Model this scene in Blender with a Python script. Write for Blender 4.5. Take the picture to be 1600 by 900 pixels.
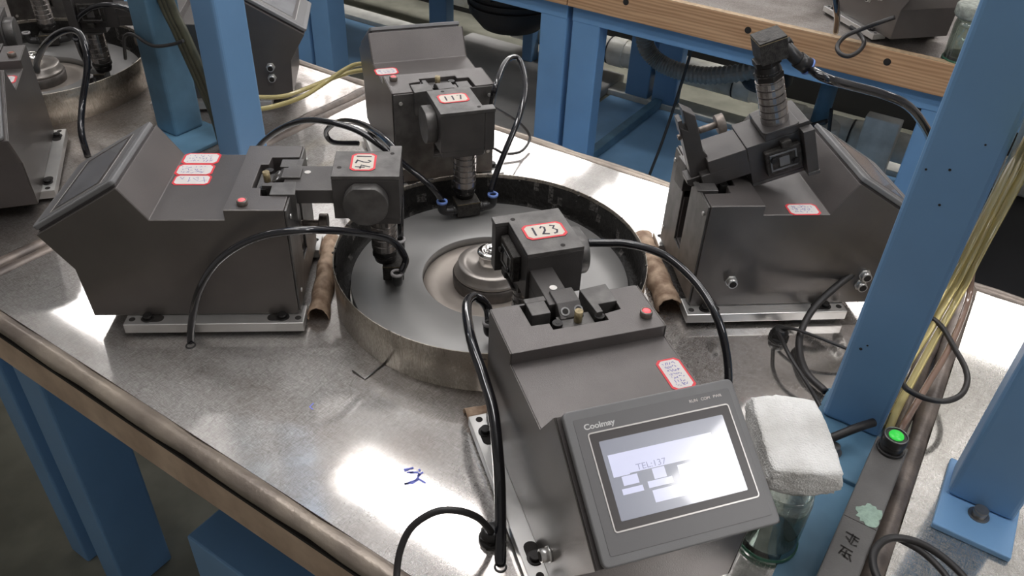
import bpy, bmesh, math, random
from mathutils import Vector, Matrix
random.seed(7)
PI = math.pi
for o in list(bpy.data.objects): bpy.data.objects.remove(o)
scene = bpy.context.scene
COL = scene.collection

# ------------------------------------------------------------------ camera
def look_camera(f_px, pitch, roll, h):
    cd = bpy.data.cameras.new('camera'); cam = bpy.data.objects.new('camera', cd); COL.objects.link(cam)
    cd.sensor_width = 36.0; cd.lens = f_px / 1600 * 36.0; cd.clip_start = 0.02; cd.clip_end = 60
    c, s = math.cos(pitch), math.sin(pitch)
    fwd = Vector((0, c, -s)); up = Vector((0, s, c)); rt = Vector((1, 0, 0))
    cr, sr = math.cos(roll), math.sin(roll)
    r2 = rt * cr + up * sr; u2 = rt * -sr + up * cr
    m = Matrix((r2, u2, -fwd)).transposed().to_4x4(); m.translation = Vector((0, 0, h))
    cam.matrix_world = m
    scene.camera = cam
look_camera(1261.288, 0.6446, 0.0499, 0.8334)

# ------------------------------------------------------------------ world, exposure
wd = bpy.data.worlds.new('workshop_air'); scene.world = wd; wd.use_nodes = True
bg = wd.node_tree.nodes['Background']; bg.inputs[0].default_value = (1.0, 0.95, 0.92, 1); bg.inputs[1].default_value = 0.22
scene.view_settings.view_transform = 'Standard'; scene.view_settings.look = 'None'
scene.view_settings.gamma = 1.0; scene.view_settings.use_curve_mapping = False
scene.view_settings.exposure = 0.15
LAMP_POWER = 11.0

# ------------------------------------------------------------------ frames
TH = -0.5522                                    # the benches run at this yaw
MU = Vector((math.cos(TH), math.sin(TH), 0)); NV = Vector((-math.sin(TH), math.cos(TH), 0))
FLOOR = -0.80
def W(u, v, z=0.0): return MU * u + NV * v + Vector((0, 0, z))

# ------------------------------------------------------------------ materials
def new_mat(name):
    m = bpy.data.materials.new(name); m.use_nodes = True
    return m, m.node_tree.nodes, m.node_tree.links, m.node_tree.nodes['Principled BSDF']
def mat(name, col, rough=0.5, metal=0.0, var=0.0, vscale=30, bump=0.0, bscale=300, col2=None, rvar=0.0, emis=None, es=1.0, coat=0.0, trans=0.0, ior=1.45, spec=None, stretch=None, detail=4):
    m, N, L, b = new_mat(name)
    b.inputs['Base Color'].default_value = (*col, 1); b.inputs['Roughness'].default_value = rough; b.inputs['Metallic'].default_value = metal
    if coat: b.inputs['Coat Weight'].default_value = coat; b.inputs['Coat Roughness'].default_value = 0.05
    if trans: b.inputs['Transmission Weight'].default_value = trans; b.inputs['IOR'].default_value = ior
    if spec is not None: b.inputs['Specular IOR Level'].default_value = spec
    if emis: b.inputs['Emission Color'].default_value = (*emis, 1); b.inputs['Emission Strength'].default_value = es
    if var or bump or rvar:
        tc = N.new('ShaderNodeTexCoord'); mp = N.new('ShaderNodeMapping'); L.new(tc.outputs['Object'], mp.inputs[0])
        if stretch: mp.inputs['Scale'].default_value = stretch
    if var or rvar:
        n = N.new('ShaderNodeTexNoise'); n.inputs['Scale'].default_value = vscale; n.inputs['Detail'].default_value = detail; L.new(mp.outputs[0], n.inputs['Vector'])
        if var:
            r = N.new('ShaderNodeValToRGB'); L.new(n.outputs[0], r.inputs[0])
            c2 = col2 if col2 else tuple(c * (1 - var) for c in col)
            r.color_ramp.elements[0].position = 0.35; r.color_ramp.elements[1].position = 0.65
            r.color_ramp.elements[0].color = (*c2, 1); r.color_ramp.elements[1].color = (*col, 1)
            L.new(r.outputs[0], b.inputs['Base Color'])
        if rvar:
            mr = N.new('ShaderNodeMapRange'); mr.inputs[3].default_value = max(0.02, rough - rvar); mr.inputs[4].default_value = rough + rvar
            mr.inputs[1].default_value = 0.3; mr.inputs[2].default_value = 0.7
            L.new(n.outputs[0], mr.inputs[0]); L.new(mr.outputs[0], b.inputs['Roughness'])
    if bump:
        n2 = N.new('ShaderNodeTexNoise'); n2.inputs['Scale'].default_value = bscale; n2.inputs['Detail'].default_value = 3; L.new(mp.outputs[0], n2.inputs['Vector'])
        bp = N.new('ShaderNodeBump'); bp.inputs['Strength'].default_value = bump; bp.inputs['Distance'].default_value = 0.002
        L.new(n2.outputs[0], bp.inputs['Height']); L.new(bp.outputs[0], b.inputs['Normal'])
    return m
def steel_sheet(name, base=(0.80, 0.775, 0.75), dirt=(0.40, 0.365, 0.34), rlo=0.03, rhi=0.11, haze=0.30, hz_rough=0.34, glare_ramp=False):
    """polished sheet dulled by fine swirling scratches: a sharp lobe under a hazy rough one"""
    m, N, L, b = new_mat(name)
    out = N['Material Output']; tc = N.new('ShaderNodeTexCoord')
    def noise(scale, detail, dist, rough=0.6, vec=None):
        n = N.new('ShaderNodeTexNoise'); n.inputs['Scale'].default_value = scale; n.inputs['Detail'].default_value = detail; n.inputs['Distortion'].default_value = dist; n.inputs['Roughness'].default_value = rough
        L.new(vec or tc.outputs['Object'], n.inputs['Vector']); return n
    n1 = noise(2.6, 7, 2.4, 0.66)
    mp = N.new('ShaderNodeMapping'); mp.inputs['Scale'].default_value = (1, 6, 1); mp.inputs['Rotation'].default_value = (0, 0, 0.5); L.new(tc.outputs['Object'], mp.inputs[0])
    n2 = noise(26, 9, 4.5, 0.78, mp.outputs[0])
    mp2 = N.new('ShaderNodeMapping'); mp2.inputs['Scale'].default_value = (5, 1, 1); mp2.inputs['Rotation'].default_value = (0, 0, -0.35); L.new(tc.outputs['Object'], mp2.inputs[0])
    n4 = noise(22, 9, 5.0, 0.78, mp2.outputs[0])
    n3 = noise(420, 2, 0)
    def math(op, a, bb, c=None):
        q = N.new('ShaderNodeMath'); q.operation = op
        for i, v in enumerate((a, bb, c)):
            if v is None: continue
            if isinstance(v, (int, float)): q.inputs[i].default_value = v
            else: L.new(v, q.inputs[i])
        return q.outputs[0]
    def rng(v, a0, a1, b0, b1):
        q = N.new('ShaderNodeMapRange'); L.new(v, q.inputs[0])
        for i, x in zip((1, 2, 3, 4), (a0, a1, b0, b1)): q.inputs[i].default_value = x
        return q.outputs[0]
    mixv = math('ADD', math('MULTIPLY', n1.outputs[0], 0.50), math('ADD', math('MULTIPLY', n2.outputs[0], 0.27), math('MULTIPLY', n4.outputs[0], 0.23)))
    r = N.new('ShaderNodeValToRGB'); L.new(mixv, r.inputs[0]); r.color_ramp.elements[0].position = 0.41; r.color_ramp.elements[1].position = 0.56
    r.color_ramp.elements[0].color = (*dirt, 1); r.color_ramp.elements[1].color = (*base, 1)
    bp = N.new('ShaderNodeBump'); bp.inputs['Strength'].default_value = 0.02; bp.inputs['Distance'].default_value = 0.0008; L.new(math('ADD', n2.outputs[0], math('MULTIPLY', n3.outputs[0], 0.4)), bp.inputs['Height'])
    bp2 = N.new('ShaderNodeBump'); bp2.inputs['Strength'].default_value = 0.35; bp2.inputs['Distance'].default_value = 0.002; L.new(math('ADD', n2.outputs[0], n4.outputs[0]), bp2.inputs['Height'])
    b.inputs['Metallic'].default_value = 1.0; L.new(r.outputs[0], b.inputs['Base Color']); L.new(rng(mixv, 0.42, 0.60, rhi, rlo), b.inputs['Roughness']); L.new(bp.outputs[0], b.inputs['Normal'])
    h = N.new('ShaderNodeBsdfPrincipled'); h.inputs['Metallic'].default_value = 0.85; L.new(r.outputs[0], h.inputs['Base Color']); h.inputs['Roughness'].default_value = hz_rough; L.new(bp2.outputs[0], h.inputs['Normal'])
    hz = math('ADD', rng(mixv, 0.42, 0.60, haze + 0.12, haze - 0.12), rng(math('MULTIPLY', n2.outputs[0], n4.outputs[0]), 0.17, 0.34, -0.08, 0.22))
    if glare_ramp:                                                        # reflected brightness graded into the haze: left end glaring, right end mirror-dark
        sp = N.new('ShaderNodeSeparateXYZ'); L.new(tc.outputs['Object'], sp.inputs[0]); hz = math('ADD', hz, rng(math('ADD', sp.outputs[0], math('MULTIPLY', n1.outputs[0], 0.3)), 0.75, 1.25, 0.14, -0.22))
    mx = N.new('ShaderNodeMixShader'); L.new(hz, mx.inputs[0]); L.new(b.outputs[0], mx.inputs[1]); L.new(h.outputs[0], mx.inputs[2]); L.new(mx.outputs[0], out.inputs['Surface'])
    return m
def wood(name, a, c, sc=(1, 14, 14), scale=3.0):
    m, N, L, b = new_mat(name)
    tc = N.new('ShaderNodeTexCoord'); mp = N.new('ShaderNodeMapping'); mp.inputs['Scale'].default_value = sc; L.new(tc.outputs['Object'], mp.inputs[0])
    n = N.new('ShaderNodeTexNoise'); n.inputs['Scale'].default_value = scale; n.inputs['Detail'].default_value = 5; n.inputs['Distortion'].default_value = 0.6; L.new(mp.outputs[0], n.inputs['Vector'])
    w = N.new('ShaderNodeTexWave'); w.bands_direction = 'Z'; w.inputs['Scale'].default_value = 2.0; w.inputs['Distortion'].default_value = 7; w.inputs['Detail'].default_value = 3; L.new(mp.outputs[0], w.inputs['Vector'])
    mx = N.new('ShaderNodeMath'); mx.operation = 'MULTIPLY_ADD'; L.new(w.outputs[1], mx.inputs[0]); mx.inputs[1].default_value = 0.3
    m1 = N.new('ShaderNodeMath'); m1.operation = 'MULTIPLY'; L.new(n.outputs[0], m1.inputs[0]); m1.inputs[1].default_value = 0.7; L.new(m1.outputs[0], mx.inputs[2])
    r = N.new('ShaderNodeValToRGB'); L.new(mx.outputs[0], r.inputs[0]); r.color_ramp.elements[0].position = 0.25; r.color_ramp.elements[1].position = 0.7
    r.color_ramp.elements[0].color = (*a, 1); r.color_ramp.elements[1].color = (*c, 1); L.new(r.outputs[0], b.inputs['Base Color'])
    b.inputs['Roughness'].default_value = 0.6
    return m
M = {}
M['steel'] = steel_sheet('worn_steel_sheet', (0.74, 0.72, 0.68), (0.36, 0.34, 0.30), haze=0.20)
M['steel_graded'] = steel_sheet('glare_graded_steel_sheet', glare_ramp=True)
M['steel_dull'] = steel_sheet('dull_steel_sheet', (0.58, 0.54, 0.51), (0.26, 0.225, 0.20), 0.08, 0.24, 0.62)
M['steel_band'] = steel_sheet('basin_steel', (0.62, 0.57, 0.49), (0.22, 0.19, 0.16), 0.14, 0.30, 0.55)
M['grey'] = mat('charcoal_powder_coat', (0.135, 0.122, 0.117), 0.34, 0.40, 0.22, 9, 0.22, 900, spec=0.8)
M['grey_side'] = mat('charcoal_side_sheet', (0.165, 0.150, 0.140), 0.29, 0.6, 0.18, 9, 0.15, 900, spec=0.8)
M['grey_head'] = mat('dark_anodised_block', (0.105, 0.098, 0.095), 0.34, 0.4, 0.3, 14, 0.12, 500)
M['grey_part'] = mat('oxidised_steel_part', (0.16, 0.153, 0.147), 0.38, 0.5, 0.40, 40, 0.15, 600)
M['black_steel'] = mat('blackened_steel', (0.035, 0.033, 0.032), 0.38, 0.5, 0.3, 40)
M['rail'] = mat('bright_ground_steel', (0.74, 0.73, 0.71), 0.30, 0.8, 0.12, 25)
M['rail_plate'] = mat('grey_ground_steel', (0.34, 0.335, 0.33), 0.34, 0.85, 0.35, 20, 0.05, 300)
M['bezel'] = mat('grey_plastic_bezel', (0.19, 0.19, 0.192), 0.42, 0, 0.10, 20, 0.08, 1200)
M['bezel_dark'] = mat('dark_plastic_frame', (0.055, 0.048, 0.048), 0.35)
M['bezel_mid'] = mat('grey_front_foil', (0.145, 0.143, 0.145), 0.38)
M['silver'] = mat('silver_print', (0.50, 0.48, 0.46), 0.36, 0.6)
M['print'] = mat('pale_print', (0.62, 0.62, 0.61), 0.5)
M['print_led'] = mat('cream_print', (0.75, 0.70, 0.66), 0.5)
M['screen'] = mat('lit_display', (0.05, 0.055, 0.075), 0.22, 0, emis=(0.36, 0.38, 0.47), es=0.42, spec=1.0, coat=1.0)
M['screen_off'] = mat('pale_display', (0.20, 0.205, 0.22), 0.25, 0, 0.3, 18, spec=0.8, coat=0.5)
M['ui'] = mat('lit_display_field', (0.2, 0.2, 0.25), 0.16, 0, emis=(0.58, 0.60, 0.80), es=0.78, coat=1.0, spec=1.0)
M['ui_ink'] = mat('display_text', (0.08, 0.08, 0.12), 0.2, 0, emis=(0.30, 0.32, 0.5), es=0.75, coat=1.0)
M['red'] = mat('red_sticker_border', (0.72, 0.045, 0.06), 0.5)
M['white'] = mat('white_sticker_paper', (0.72, 0.68, 0.66), 0.55, 0, 0.08, 60)
M['cream'] = mat('cream_sticker_paper', (0.66, 0.60, 0.52), 0.55, 0, 0.1, 60)
M['ink_blue'] = mat('blue_ballpoint_ink', (0.16, 0.15, 0.42), 0.6)
M['ink_black'] = mat('black_marker_ink', (0.02, 0.015, 0.03), 0.5)
M['ink_marker'] = mat('blue_marker_ink', (0.22, 0.26, 0.85), 0.5)
M['lamp_red'] = mat('lit_red_lens', (0.3, 0.01, 0.01), 0.3, emis=(1.0, 0.01, 0.02), es=0.8)
M['lamp_core'] = mat('lit_red_core', (0.4, 0.05, 0.05), 0.3, emis=(1.0, 0.12, 0.14), es=1.1)
M['lamp_dim'] = mat('unlit_red_lens', (0.35, 0.10, 0.06), 0.35)
M['lamp_green'] = mat('lit_green_lens', (0.02, 0.25, 0.03), 0.3, emis=(0.04, 0.62, 0.07), es=0.75)
M['brass'] = mat('brass_pin', (0.42, 0.34, 0.19), 0.45, 0.5, 0.4, 200)
M['chrome'] = mat('polished_steel', (0.75, 0.73, 0.70), 0.12, 1.0, 0.1, 50)
M['knurl'] = mat('worn_bronze_screw', (0.30, 0.26, 0.23), 0.45, 0.7, 0.4, 120)
M['ring_steel'] = mat('banded_spindle_steel', (0.40, 0.375, 0.36), 0.24, 0.85, 0.3, 60)
M['block_dark'] = mat('gritty_fitting_block', (0.06, 0.055, 0.05), 0.5, 0.4, 0.6, 160, 0.5, 500)
M['hose'] = mat('black_gloss_hose', (0.012, 0.012, 0.015), 0.12, 0, coat=0.8)
M['cable'] = mat('black_rubber_cable', (0.028, 0.026, 0.026), 0.45)
M['plastic_black'] = mat('black_plastic', (0.022, 0.021, 0.021), 0.35)
M['blue_ring'] = mat('blue_release_ring', (0.16, 0.26, 0.62), 0.4)
M['grey_ring'] = mat('grey_release_ring', (0.42, 0.40, 0.40), 0.4)
M['disc'] = mat('lapping_plate_iron', (0.30, 0.295, 0.287), 0.42, 0.45, 0.12, 6, 0.05, 200)
M['disc_inner'] = mat('tan_worn_iron', (0.44, 0.39, 0.345), 0.5, 0.35, 0.2, 12)
M['hub'] = mat('turned_hub_steel', (0.40, 0.365, 0.335), 0.34, 0.65, 0.25, 14)
M['hub_dark'] = mat('stained_hub_side', (0.115, 0.10, 0.09), 0.5, 0.5, 0.4, 60)
M['sludge'] = mat('black_grinding_sludge', (0.022, 0.020, 0.018), 0.55, 0, 0.6, 120, 1.0, 160)
M['sludge_light'] = mat('dried_sludge_crust', (0.16, 0.15, 0.14), 0.7, 0, 0.8, 220, 1.0, 260, col2=(0.02, 0.018, 0.016))
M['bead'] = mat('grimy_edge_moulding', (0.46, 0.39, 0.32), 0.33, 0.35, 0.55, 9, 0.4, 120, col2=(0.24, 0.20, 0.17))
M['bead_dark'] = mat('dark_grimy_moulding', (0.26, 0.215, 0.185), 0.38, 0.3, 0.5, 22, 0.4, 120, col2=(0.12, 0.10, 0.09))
M['board'] = mat('brown_side_board', (0.68, 0.52, 0.38), 0.6, 0, 0.45, 16, 0.2, 90, col2=(0.48, 0.35, 0.25))
M['groove'] = mat('black_joint_grime', (0.02, 0.017, 0.015), 0.8)
M['wood'] = wood('pine_beam', (0.38, 0.205, 0.10), (0.62, 0.385, 0.215))
M['wood_edge'] = mat('pale_sawn_edge', (0.55, 0.40, 0.25), 0.6, 0, 0.3, 60)
M['blue'] = mat('blue_painted_steel', (0.18, 0.355, 0.60), 0.40, 0, 0.10, 5, 0.08, 60)
M['blue_dirty_shaded'] = mat('grimy_shaded_blue_paint', (0.13, 0.27, 0.40), 0.45, 0, 0.35, 7, 0.1, 60, col2=(0.07, 0.14, 0.20))
M['floor'] = mat('olive_grey_floor', (0.26, 0.255, 0.20), 0.7, 0, 0.3, 8, 0.15, 80)
M['floor_blue'] = mat('blue_floor_paint', (0.22, 0.42, 0.66), 0.45, 0, 0.15, 5)
M['sheet_grey'] = mat('grey_rubber_sheet', (0.42, 0.41, 0.39), 0.6, 0, 0.2, 6)
M['pvc'] = mat('cream_pvc_pipe', (0.88, 0.86, 0.78), 0.28, 0, 0.2, 10, col2=(0.60, 0.58, 0.50))
M['pvc_dirty'] = mat('dusty_channel', (0.80, 0.79, 0.72), 0.6, 0, 0.2, 14)
M['dark'] = mat('black_machine_paint_and_gloom', (0.018, 0.018, 0.02), 0.5)
M['paper'] = mat('stained_kraft_paper', (0.62, 0.46, 0.33), 0.7, 0, 0.6, 45, 0.8, 90, col2=(0.28, 0.18, 0.12))
M['foam'] = mat('white_foam_block', (0.93, 0.925, 0.90), 0.9, 0, 0.25, 16, 1.0, 420, col2=(0.66, 0.65, 0.62))
def thin_glass(name, col, gl=0.10):
    m, N, L, b = new_mat(name); t = N.new('ShaderNodeBsdfTransparent'); t.inputs[0].default_value = (*col, 1); g = N.new('ShaderNodeBsdfGlossy'); g.inputs['Roughness'].default_value = 0.06
    fr = N.new('ShaderNodeLayerWeight'); fr.inputs[0].default_value = 0.35; ad = N.new('ShaderNodeMath'); ad.operation = 'MULTIPLY_ADD'; L.new(fr.outputs[1], ad.inputs[0]); ad.inputs[1].default_value = 0.5; ad.inputs[2].default_value = gl
    mx = N.new('ShaderNodeMixShader'); L.new(ad.outputs[0], mx.inputs[0]); L.new(t.outputs[0], mx.inputs[1]); L.new(g.outputs[0], mx.inputs[2]); L.new(mx.outputs[0], N['Material Output'].inputs['Surface']); return m
M['glass'] = thin_glass('green_tinted_glass', (0.80, 0.86, 0.83))
M['glass_rim'] = mat('thick_green_glass', (0.10, 0.30, 0.20), 0.1, 0, trans=0.6)
M['slurry'] = mat('dark_slurry', (0.16, 0.15, 0.14), 0.3)
M['foam_dirty'] = mat('grey_stained_foam', (0.42, 0.45, 0.40), 0.9, 0, 0.4, 60, 1.0, 300)
M['bar'] = mat('grey_painted_case', (0.135, 0.13, 0.125), 0.5, 0.1, 0.2, 20, 0.2, 400)
M['mint'] = mat('mint_paint_smear', (0.36, 0.50, 0.41), 0.6, 0, 0.3, 160)
M['tube'] = mat('clear_yellow_tube', (0.66, 0.57, 0.27), 0.10, 0, trans=0.45, ior=1.4)
M['tube_dark'] = mat('murky_olive_tube', (0.085, 0.085, 0.05), 0.45, 0, 0.4, 30, coat=0.3)
M['tube_red'] = mat('reddish_glossy_tube', (0.25, 0.16, 0.12), 0.12, 0, coat=1.0)
M['corr'] = mat('grey_corrugated_hose', (0.30, 0.29, 0.26), 0.3, 0.2)
M['lamp_white'] = mat('fluorescent_tube', (1, 1, 1), 0.5, emis=(1.0, 0.975, 0.97), es=LAMP_POWER)
M['housing_white'] = mat('white_lamp_housing', (0.7, 0.7, 0.7), 0.4)

# ------------------------------------------------------------------ mesh helpers
def B(): return bmesh.new()
def box(bm, x0, x1, y0, y1, z0, z1, mi=0):
    vs = [bm.verts.new((x, y, z)) for x in (x0, x1) for y in (y0, y1) for z in (z0, z1)]
    for a in ((0, 1, 3, 2), (4, 6, 7, 5), (0, 4, 5, 1), (2, 3, 7, 6), (0, 2, 6, 4), (1, 5, 7, 3)):
        f = bm.faces.new([vs[i] for i in a]); f.material_index = mi
def prism(bm, poly, axis, lo, hi, mi=0):
    """poly in the two other axes; axis 'x': (y,z), 'y': (x,z), 'z': (x,y)"""
    def v3(a, b, c):
        return {'x': (c, a, b), 'y': (a, c, b), 'z': (a, b, c)}[axis]
    lo_ = [bm.verts.new(v3(a, b, lo)) for a, b in poly]; hi_ = [bm.verts.new(v3(a, b, hi)) for a, b in poly]
    fs = [bm.faces.new(lo_), bm.faces.new(hi_)]
    n = len(poly)
    for i in range(n): fs.append(bm.faces.new((lo_[i], lo_[(i + 1) % n], hi_[(i + 1) % n], hi_[i])))
    for f in fs: f.material_index = mi
def frame_of(d):
    d = Vector(d).normalized(); a = Vector((0, 0, 1)) if abs(d.z) < 0.9 else Vector((1, 0, 0))
    x = d.cross(a).normalized(); return x, d.cross(x).normalized()
def cyl(bm, p0, p1, r0, r1=None, seg=20, mi=0, caps=True, smooth=True, phase=0.0):
    if r1 is None: r1 = r0
    p0, p1 = Vector(p0), Vector(p1); x, y = frame_of(p1 - p0)
    A = [bm.verts.new(p0 + (x * math.cos(2 * PI * i / seg + phase) + y * math.sin(2 * PI * i / seg + phase)) * r0) for i in range(seg)]
    Bv = [bm.verts.new(p1 + (x * math.cos(2 * PI * i / seg + phase) + y * math.sin(2 * PI * i / seg + phase)) * r1) for i in range(seg)]
    for i in range(seg):
        f = bm.faces.new((A[i], A[(i + 1) % seg], Bv[(i + 1) % seg], Bv[i])); f.material_index = mi; f.smooth = smooth
    if caps:
        for L in (A, Bv):
            f = bm.faces.new(L); f.material_index = mi
def lathe(bm, prof, c=(0, 0, 0), seg=48, mi=0, closed=False, smooth=True, mfun=None):
    cx, cy, cz = c; rings = []
    for r, z in prof:
        if r < 1e-6: rings.append([bm.verts.new((cx, cy, cz + z))])
        else: rings.append([bm.verts.new((cx + r * math.cos(2 * PI * i / seg), cy + r * math.sin(2 * PI * i / seg), cz + z)) for i in range(seg)])
    for k in range(len(rings) - 1 + (1 if closed else 0)):
        a, b = rings[k], rings[(k + 1) % len(rings)]
        for i in range(seg):
            j = (i + 1) % seg
            if len(a) == 1 and len(b) == 1: continue
            vs = (a[0], b[j], b[i]) if len(a) == 1 else ((a[i], a[j], b[0]) if len(b) == 1 else (a[i], a[j], b[j], b[i]))
            f = bm.faces.new(vs); f.material_index = mfun(k) if mfun else mi; f.smooth = smooth
def spline(pts, n=8):
    P = [Vector(p) for p in pts]; P = [P[0] * 2 - P[1]] + P + [P[-1] * 2 - P[-2]]; out = []
    for i in range(1, len(P) - 2):
        a, b, c, d = P[i - 1], P[i], P[i + 1], P[i + 2]
        for k in range(n):
            t = k / n
            out.append(0.5 * ((2 * b) + (c - a) * t + (2 * a - 5 * b + 4 * c - d) * t * t + (3 * b - a - 3 * c + d) * t ** 3))
    out.append(P[-2]); return out
def tube(bm, pts, r, seg=12, n=8, mi=0, rfun=None, raw=False):
    P = [Vector(p) for p in pts] if raw else spline(pts, n)
    prev = None; rings = []
    for i, p in enumerate(P):
        d = (P[min(i + 1, len(P) - 1)] - P[max(i - 1, 0)]).normalized()
        if prev is None: x, _ = frame_of(d)
        else: x = (prev - d * prev.dot(d)).normalized()
        y = d.cross(x); prev = x; rr = rfun(i, len(P)) if rfun else r
        rings.append([bm.verts.new(p + (x * math.cos(2 * PI * k / seg) + y * math.sin(2 * PI * k / seg)) * rr) for k in range(seg)])
    for a, b in zip(rings, rings[1:]):
        for k in range(seg):
            f = bm.faces.new((a[k], a[(k + 1) % seg], b[(k + 1) % seg], b[k])); f.smooth = True; f.material_index = mi
    for R in (rings[0], rings[-1]): bm.faces.new(R).material_index = mi
def xform(bm, mtx): bmesh.ops.transform(bm, matrix=mtx, verts=bm.verts)
def rrect(w, h, r, n=4, cx=0, cy=0):
    out = []
    for qx, qy, a0 in ((1, 1, 0), (-1, 1, 90), (-1, -1, 180), (1, -1, 270)):
        for k in range(n + 1):
            a = math.radians(a0 + 90 * k / n); out.append((cx + qx * (w / 2 - r) + r * math.cos(a), cy + qy * (h / 2 - r) + r * math.sin(a)))
    return out
def obj(name, bm, m, parent=None, bevel=0.0, seg=2, loc=None):
    bmesh.ops.recalc_face_normals(bm, faces=bm.faces)
    me = bpy.data.meshes.new(name); bm.to_mesh(me); bm.free()
    o = bpy.data.objects.new(name, me); COL.objects.link(o)
    for x in (m if isinstance(m, (list, tuple)) else [m]): me.materials.append(x if not isinstance(x, str) else M[x])
    if parent: o.parent = parent
    if loc: o.location = loc
    if bevel:
        b = o.modifiers.new('bevel', 'BEVEL'); b.width = bevel; b.segments = seg; b.limit_method = 'ANGLE'; b.angle_limit = math.radians(35); b.harden_normals = False
    return o
def tag(o, label, cat=None, group=None, kind=None):
    if label: o['label'] = label
    if cat: o['category'] = cat
    if group: o['group'] = group
    if kind: o['kind'] = kind
    return o
def thing(name, label, cat, loc=(0, 0, 0), rz=0.0, group=None):
    o = bpy.data.objects.new(name, None); COL.objects.link(o); o.location = loc; o.rotation_euler = (0, 0, rz); o.empty_display_size = 0.05
    return tag(o, label, cat, group)
def world_tube(name, pts, r, m, label, cat, seg=12, n=8, group=None, rfun=None, mats=None):
    P = [Vector(p) for p in pts]; o0 = P[0].copy(); bm = B(); tube(bm, [p - o0 for p in P], r, seg, n, rfun=rfun)
    o = obj(name, bm, m); o.location = o0
    return tag(o, label, cat, group)
def ribbon(bm, pts, w, z=0.0, mi=0):
    """flat pen stroke through 2D points"""
    P = [Vector((p[0], p[1], 0)) for p in pts]; L = []; R = []
    for i, p in enumerate(P):
        d = (P[min(i + 1, len(P) - 1)] - P[max(i - 1, 0)])
        if d.length < 1e-9: d = Vector((1, 0, 0))
        d.normalize(); nrm = Vector((-d.y, d.x, 0)) * w / 2
        L.append(bm.verts.new((p.x + nrm.x, p.y + nrm.y, z))); R.append(bm.verts.new((p.x - nrm.x, p.y - nrm.y, z)))
    for i in range(len(P) - 1): bm.faces.new((L[i], L[i + 1], R[i + 1], R[i])).material_index = mi
def basis(o, xd, yd):
    xd = Vector(xd).normalized(); yd = Vector(yd).normalized(); zd = xd.cross(yd)
    m = Matrix((xd, yd, zd)).transposed().to_4x4(); m.translation = Vector(o); return m
GLYPH = {'1': [[(0.5, 1), (0.45, 0)]], '2': [[(0.15, 0.8), (0.4, 1), (0.7, 0.85), (0.6, 0.5), (0.1, 0.05), (0.35, 0.08), (0.9, 0.0)]],
         '3': [[(0.2, 1), (0.75, 0.9), (0.4, 0.6), (0.8, 0.35), (0.6, 0.05), (0.2, 0.0)]],
         '4': [[(0.55, 1), (0.1, 0.4), (0.9, 0.35)], [(0.6, 0.65), (0.5, 0)]], '7': [[(0.1, 0.95), (0.8, 1), (0.4, 0)]]}
def sticker(parent, o, xd, yd, w, h, text=None, rows=0, paper='white', label=None, tsize=0.5, pen=0.0016, seed=0, frac=1.0, ink='ink_blue'):
    """w along xd, h along yd; red octagon-cornered border, paper field and handwriting"""
    bm = B(); c = min(w, h) * 0.16
    def octo(w, h, c): return [(w/2-c, h/2), (-w/2+c, h/2), (-w/2, h/2-c), (-w/2, -h/2+c), (-w/2+c, -h/2), (w/2-c, -h/2), (w/2, -h/2+c), (w/2, h/2-c)]
    prism(bm, octo(w, h, c), 'z', 0.0001, 0.0005, 0)
    b = min(w, h) * 0.085
    prism(bm, octo(w - 2*b, h - 2*b, c * 0.9), 'z', 0.0005, 0.0007, 1)
    rnd = random.Random(seed)
    if text:
        H = h * tsize; Wd = H * 0.62; x = -len(text) * Wd * 1.1 / 2
        for ch in text:
            for st in GLYPH[ch]: ribbon(bm, [(x + a * Wd * 0.95, -H/2 + bq * H) for a, bq in st], pen, 0.0009, 2)
            x += Wd * 1.15
    if rows:
        for k in range(rows):
            y = h/2 - b*2 - (k + 0.5) * (h - 4*b) / rows; x = -w/2 + b*2.5
            while x < -w/2 + b*2 + (w - 5*b) * frac * rnd.uniform(0.8, 1.0):
                n = rnd.randint(2, 4); s = h / rows * 0.32
                pts = [(x + rnd.uniform(0, s*1.3), y + rnd.uniform(-s, s)) for _ in range(n)]
                ribbon(bm, pts, pen * 0.55, 0.0009, 2); x += s * rnd.uniform(0.7, 1.5)
    xform(bm, basis(o, xd, yd))
    s = obj('sticker', bm, ['red', paper, ink if isinstance(ink, str) else ink], parent)
    if label: s['label'] = label
    return s
def text_mesh(txt, size, m, parent, mtx, name='lettering', ext=0.0001, sx=1.0):
    cu = bpy.data.curves.new('t', 'FONT'); cu.body = txt; cu.size = size; cu.extrude = ext; cu.offset = 0.00022 if size > 0.0045 and m != 'ui_ink' else 0.0; cu.align_x = 'CENTER'; cu.align_y = 'CENTER'
    to = bpy.data.objects.new('t', cu); COL.objects.link(to); bpy.context.view_layer.update()
    me = bpy.data.meshes.new_from_object(to); bpy.data.objects.remove(to); me.transform(Matrix.Diagonal((sx, 1, 1, 1))); me.transform(mtx)
    o = bpy.data.objects.new(name, me); me.materials.clear(); me.materials.append(M[m]); COL.objects.link(o); o.parent = parent
    return o
def hexbolt(name, parent, c, r=0.006, h=0.006, m='black_steel', axis=(0, 0, 1), washer=True):
    bm = B(); a = Vector(axis).normalized(); c = Vector(c)
    if washer: cyl(bm, c, c + a * 0.0015, r * 1.5, seg=18)
    cyl(bm, c + a * 0.0015, c + a * (0.0015 + h), r, seg=18)
    cyl(bm, c + a * (0.0015 + h), c + a * (0.0017 + h), r * 0.5, seg=6)
    return obj(name, bm, m, parent)

# ------------------------------------------------------------------ floor
bm = B(); box(bm, -7, 5, -1.5, 9, FLOOR - 0.05, FLOOR); fl = obj('floor', bm, 'floor'); fl['kind'] = 'structure'

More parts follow.
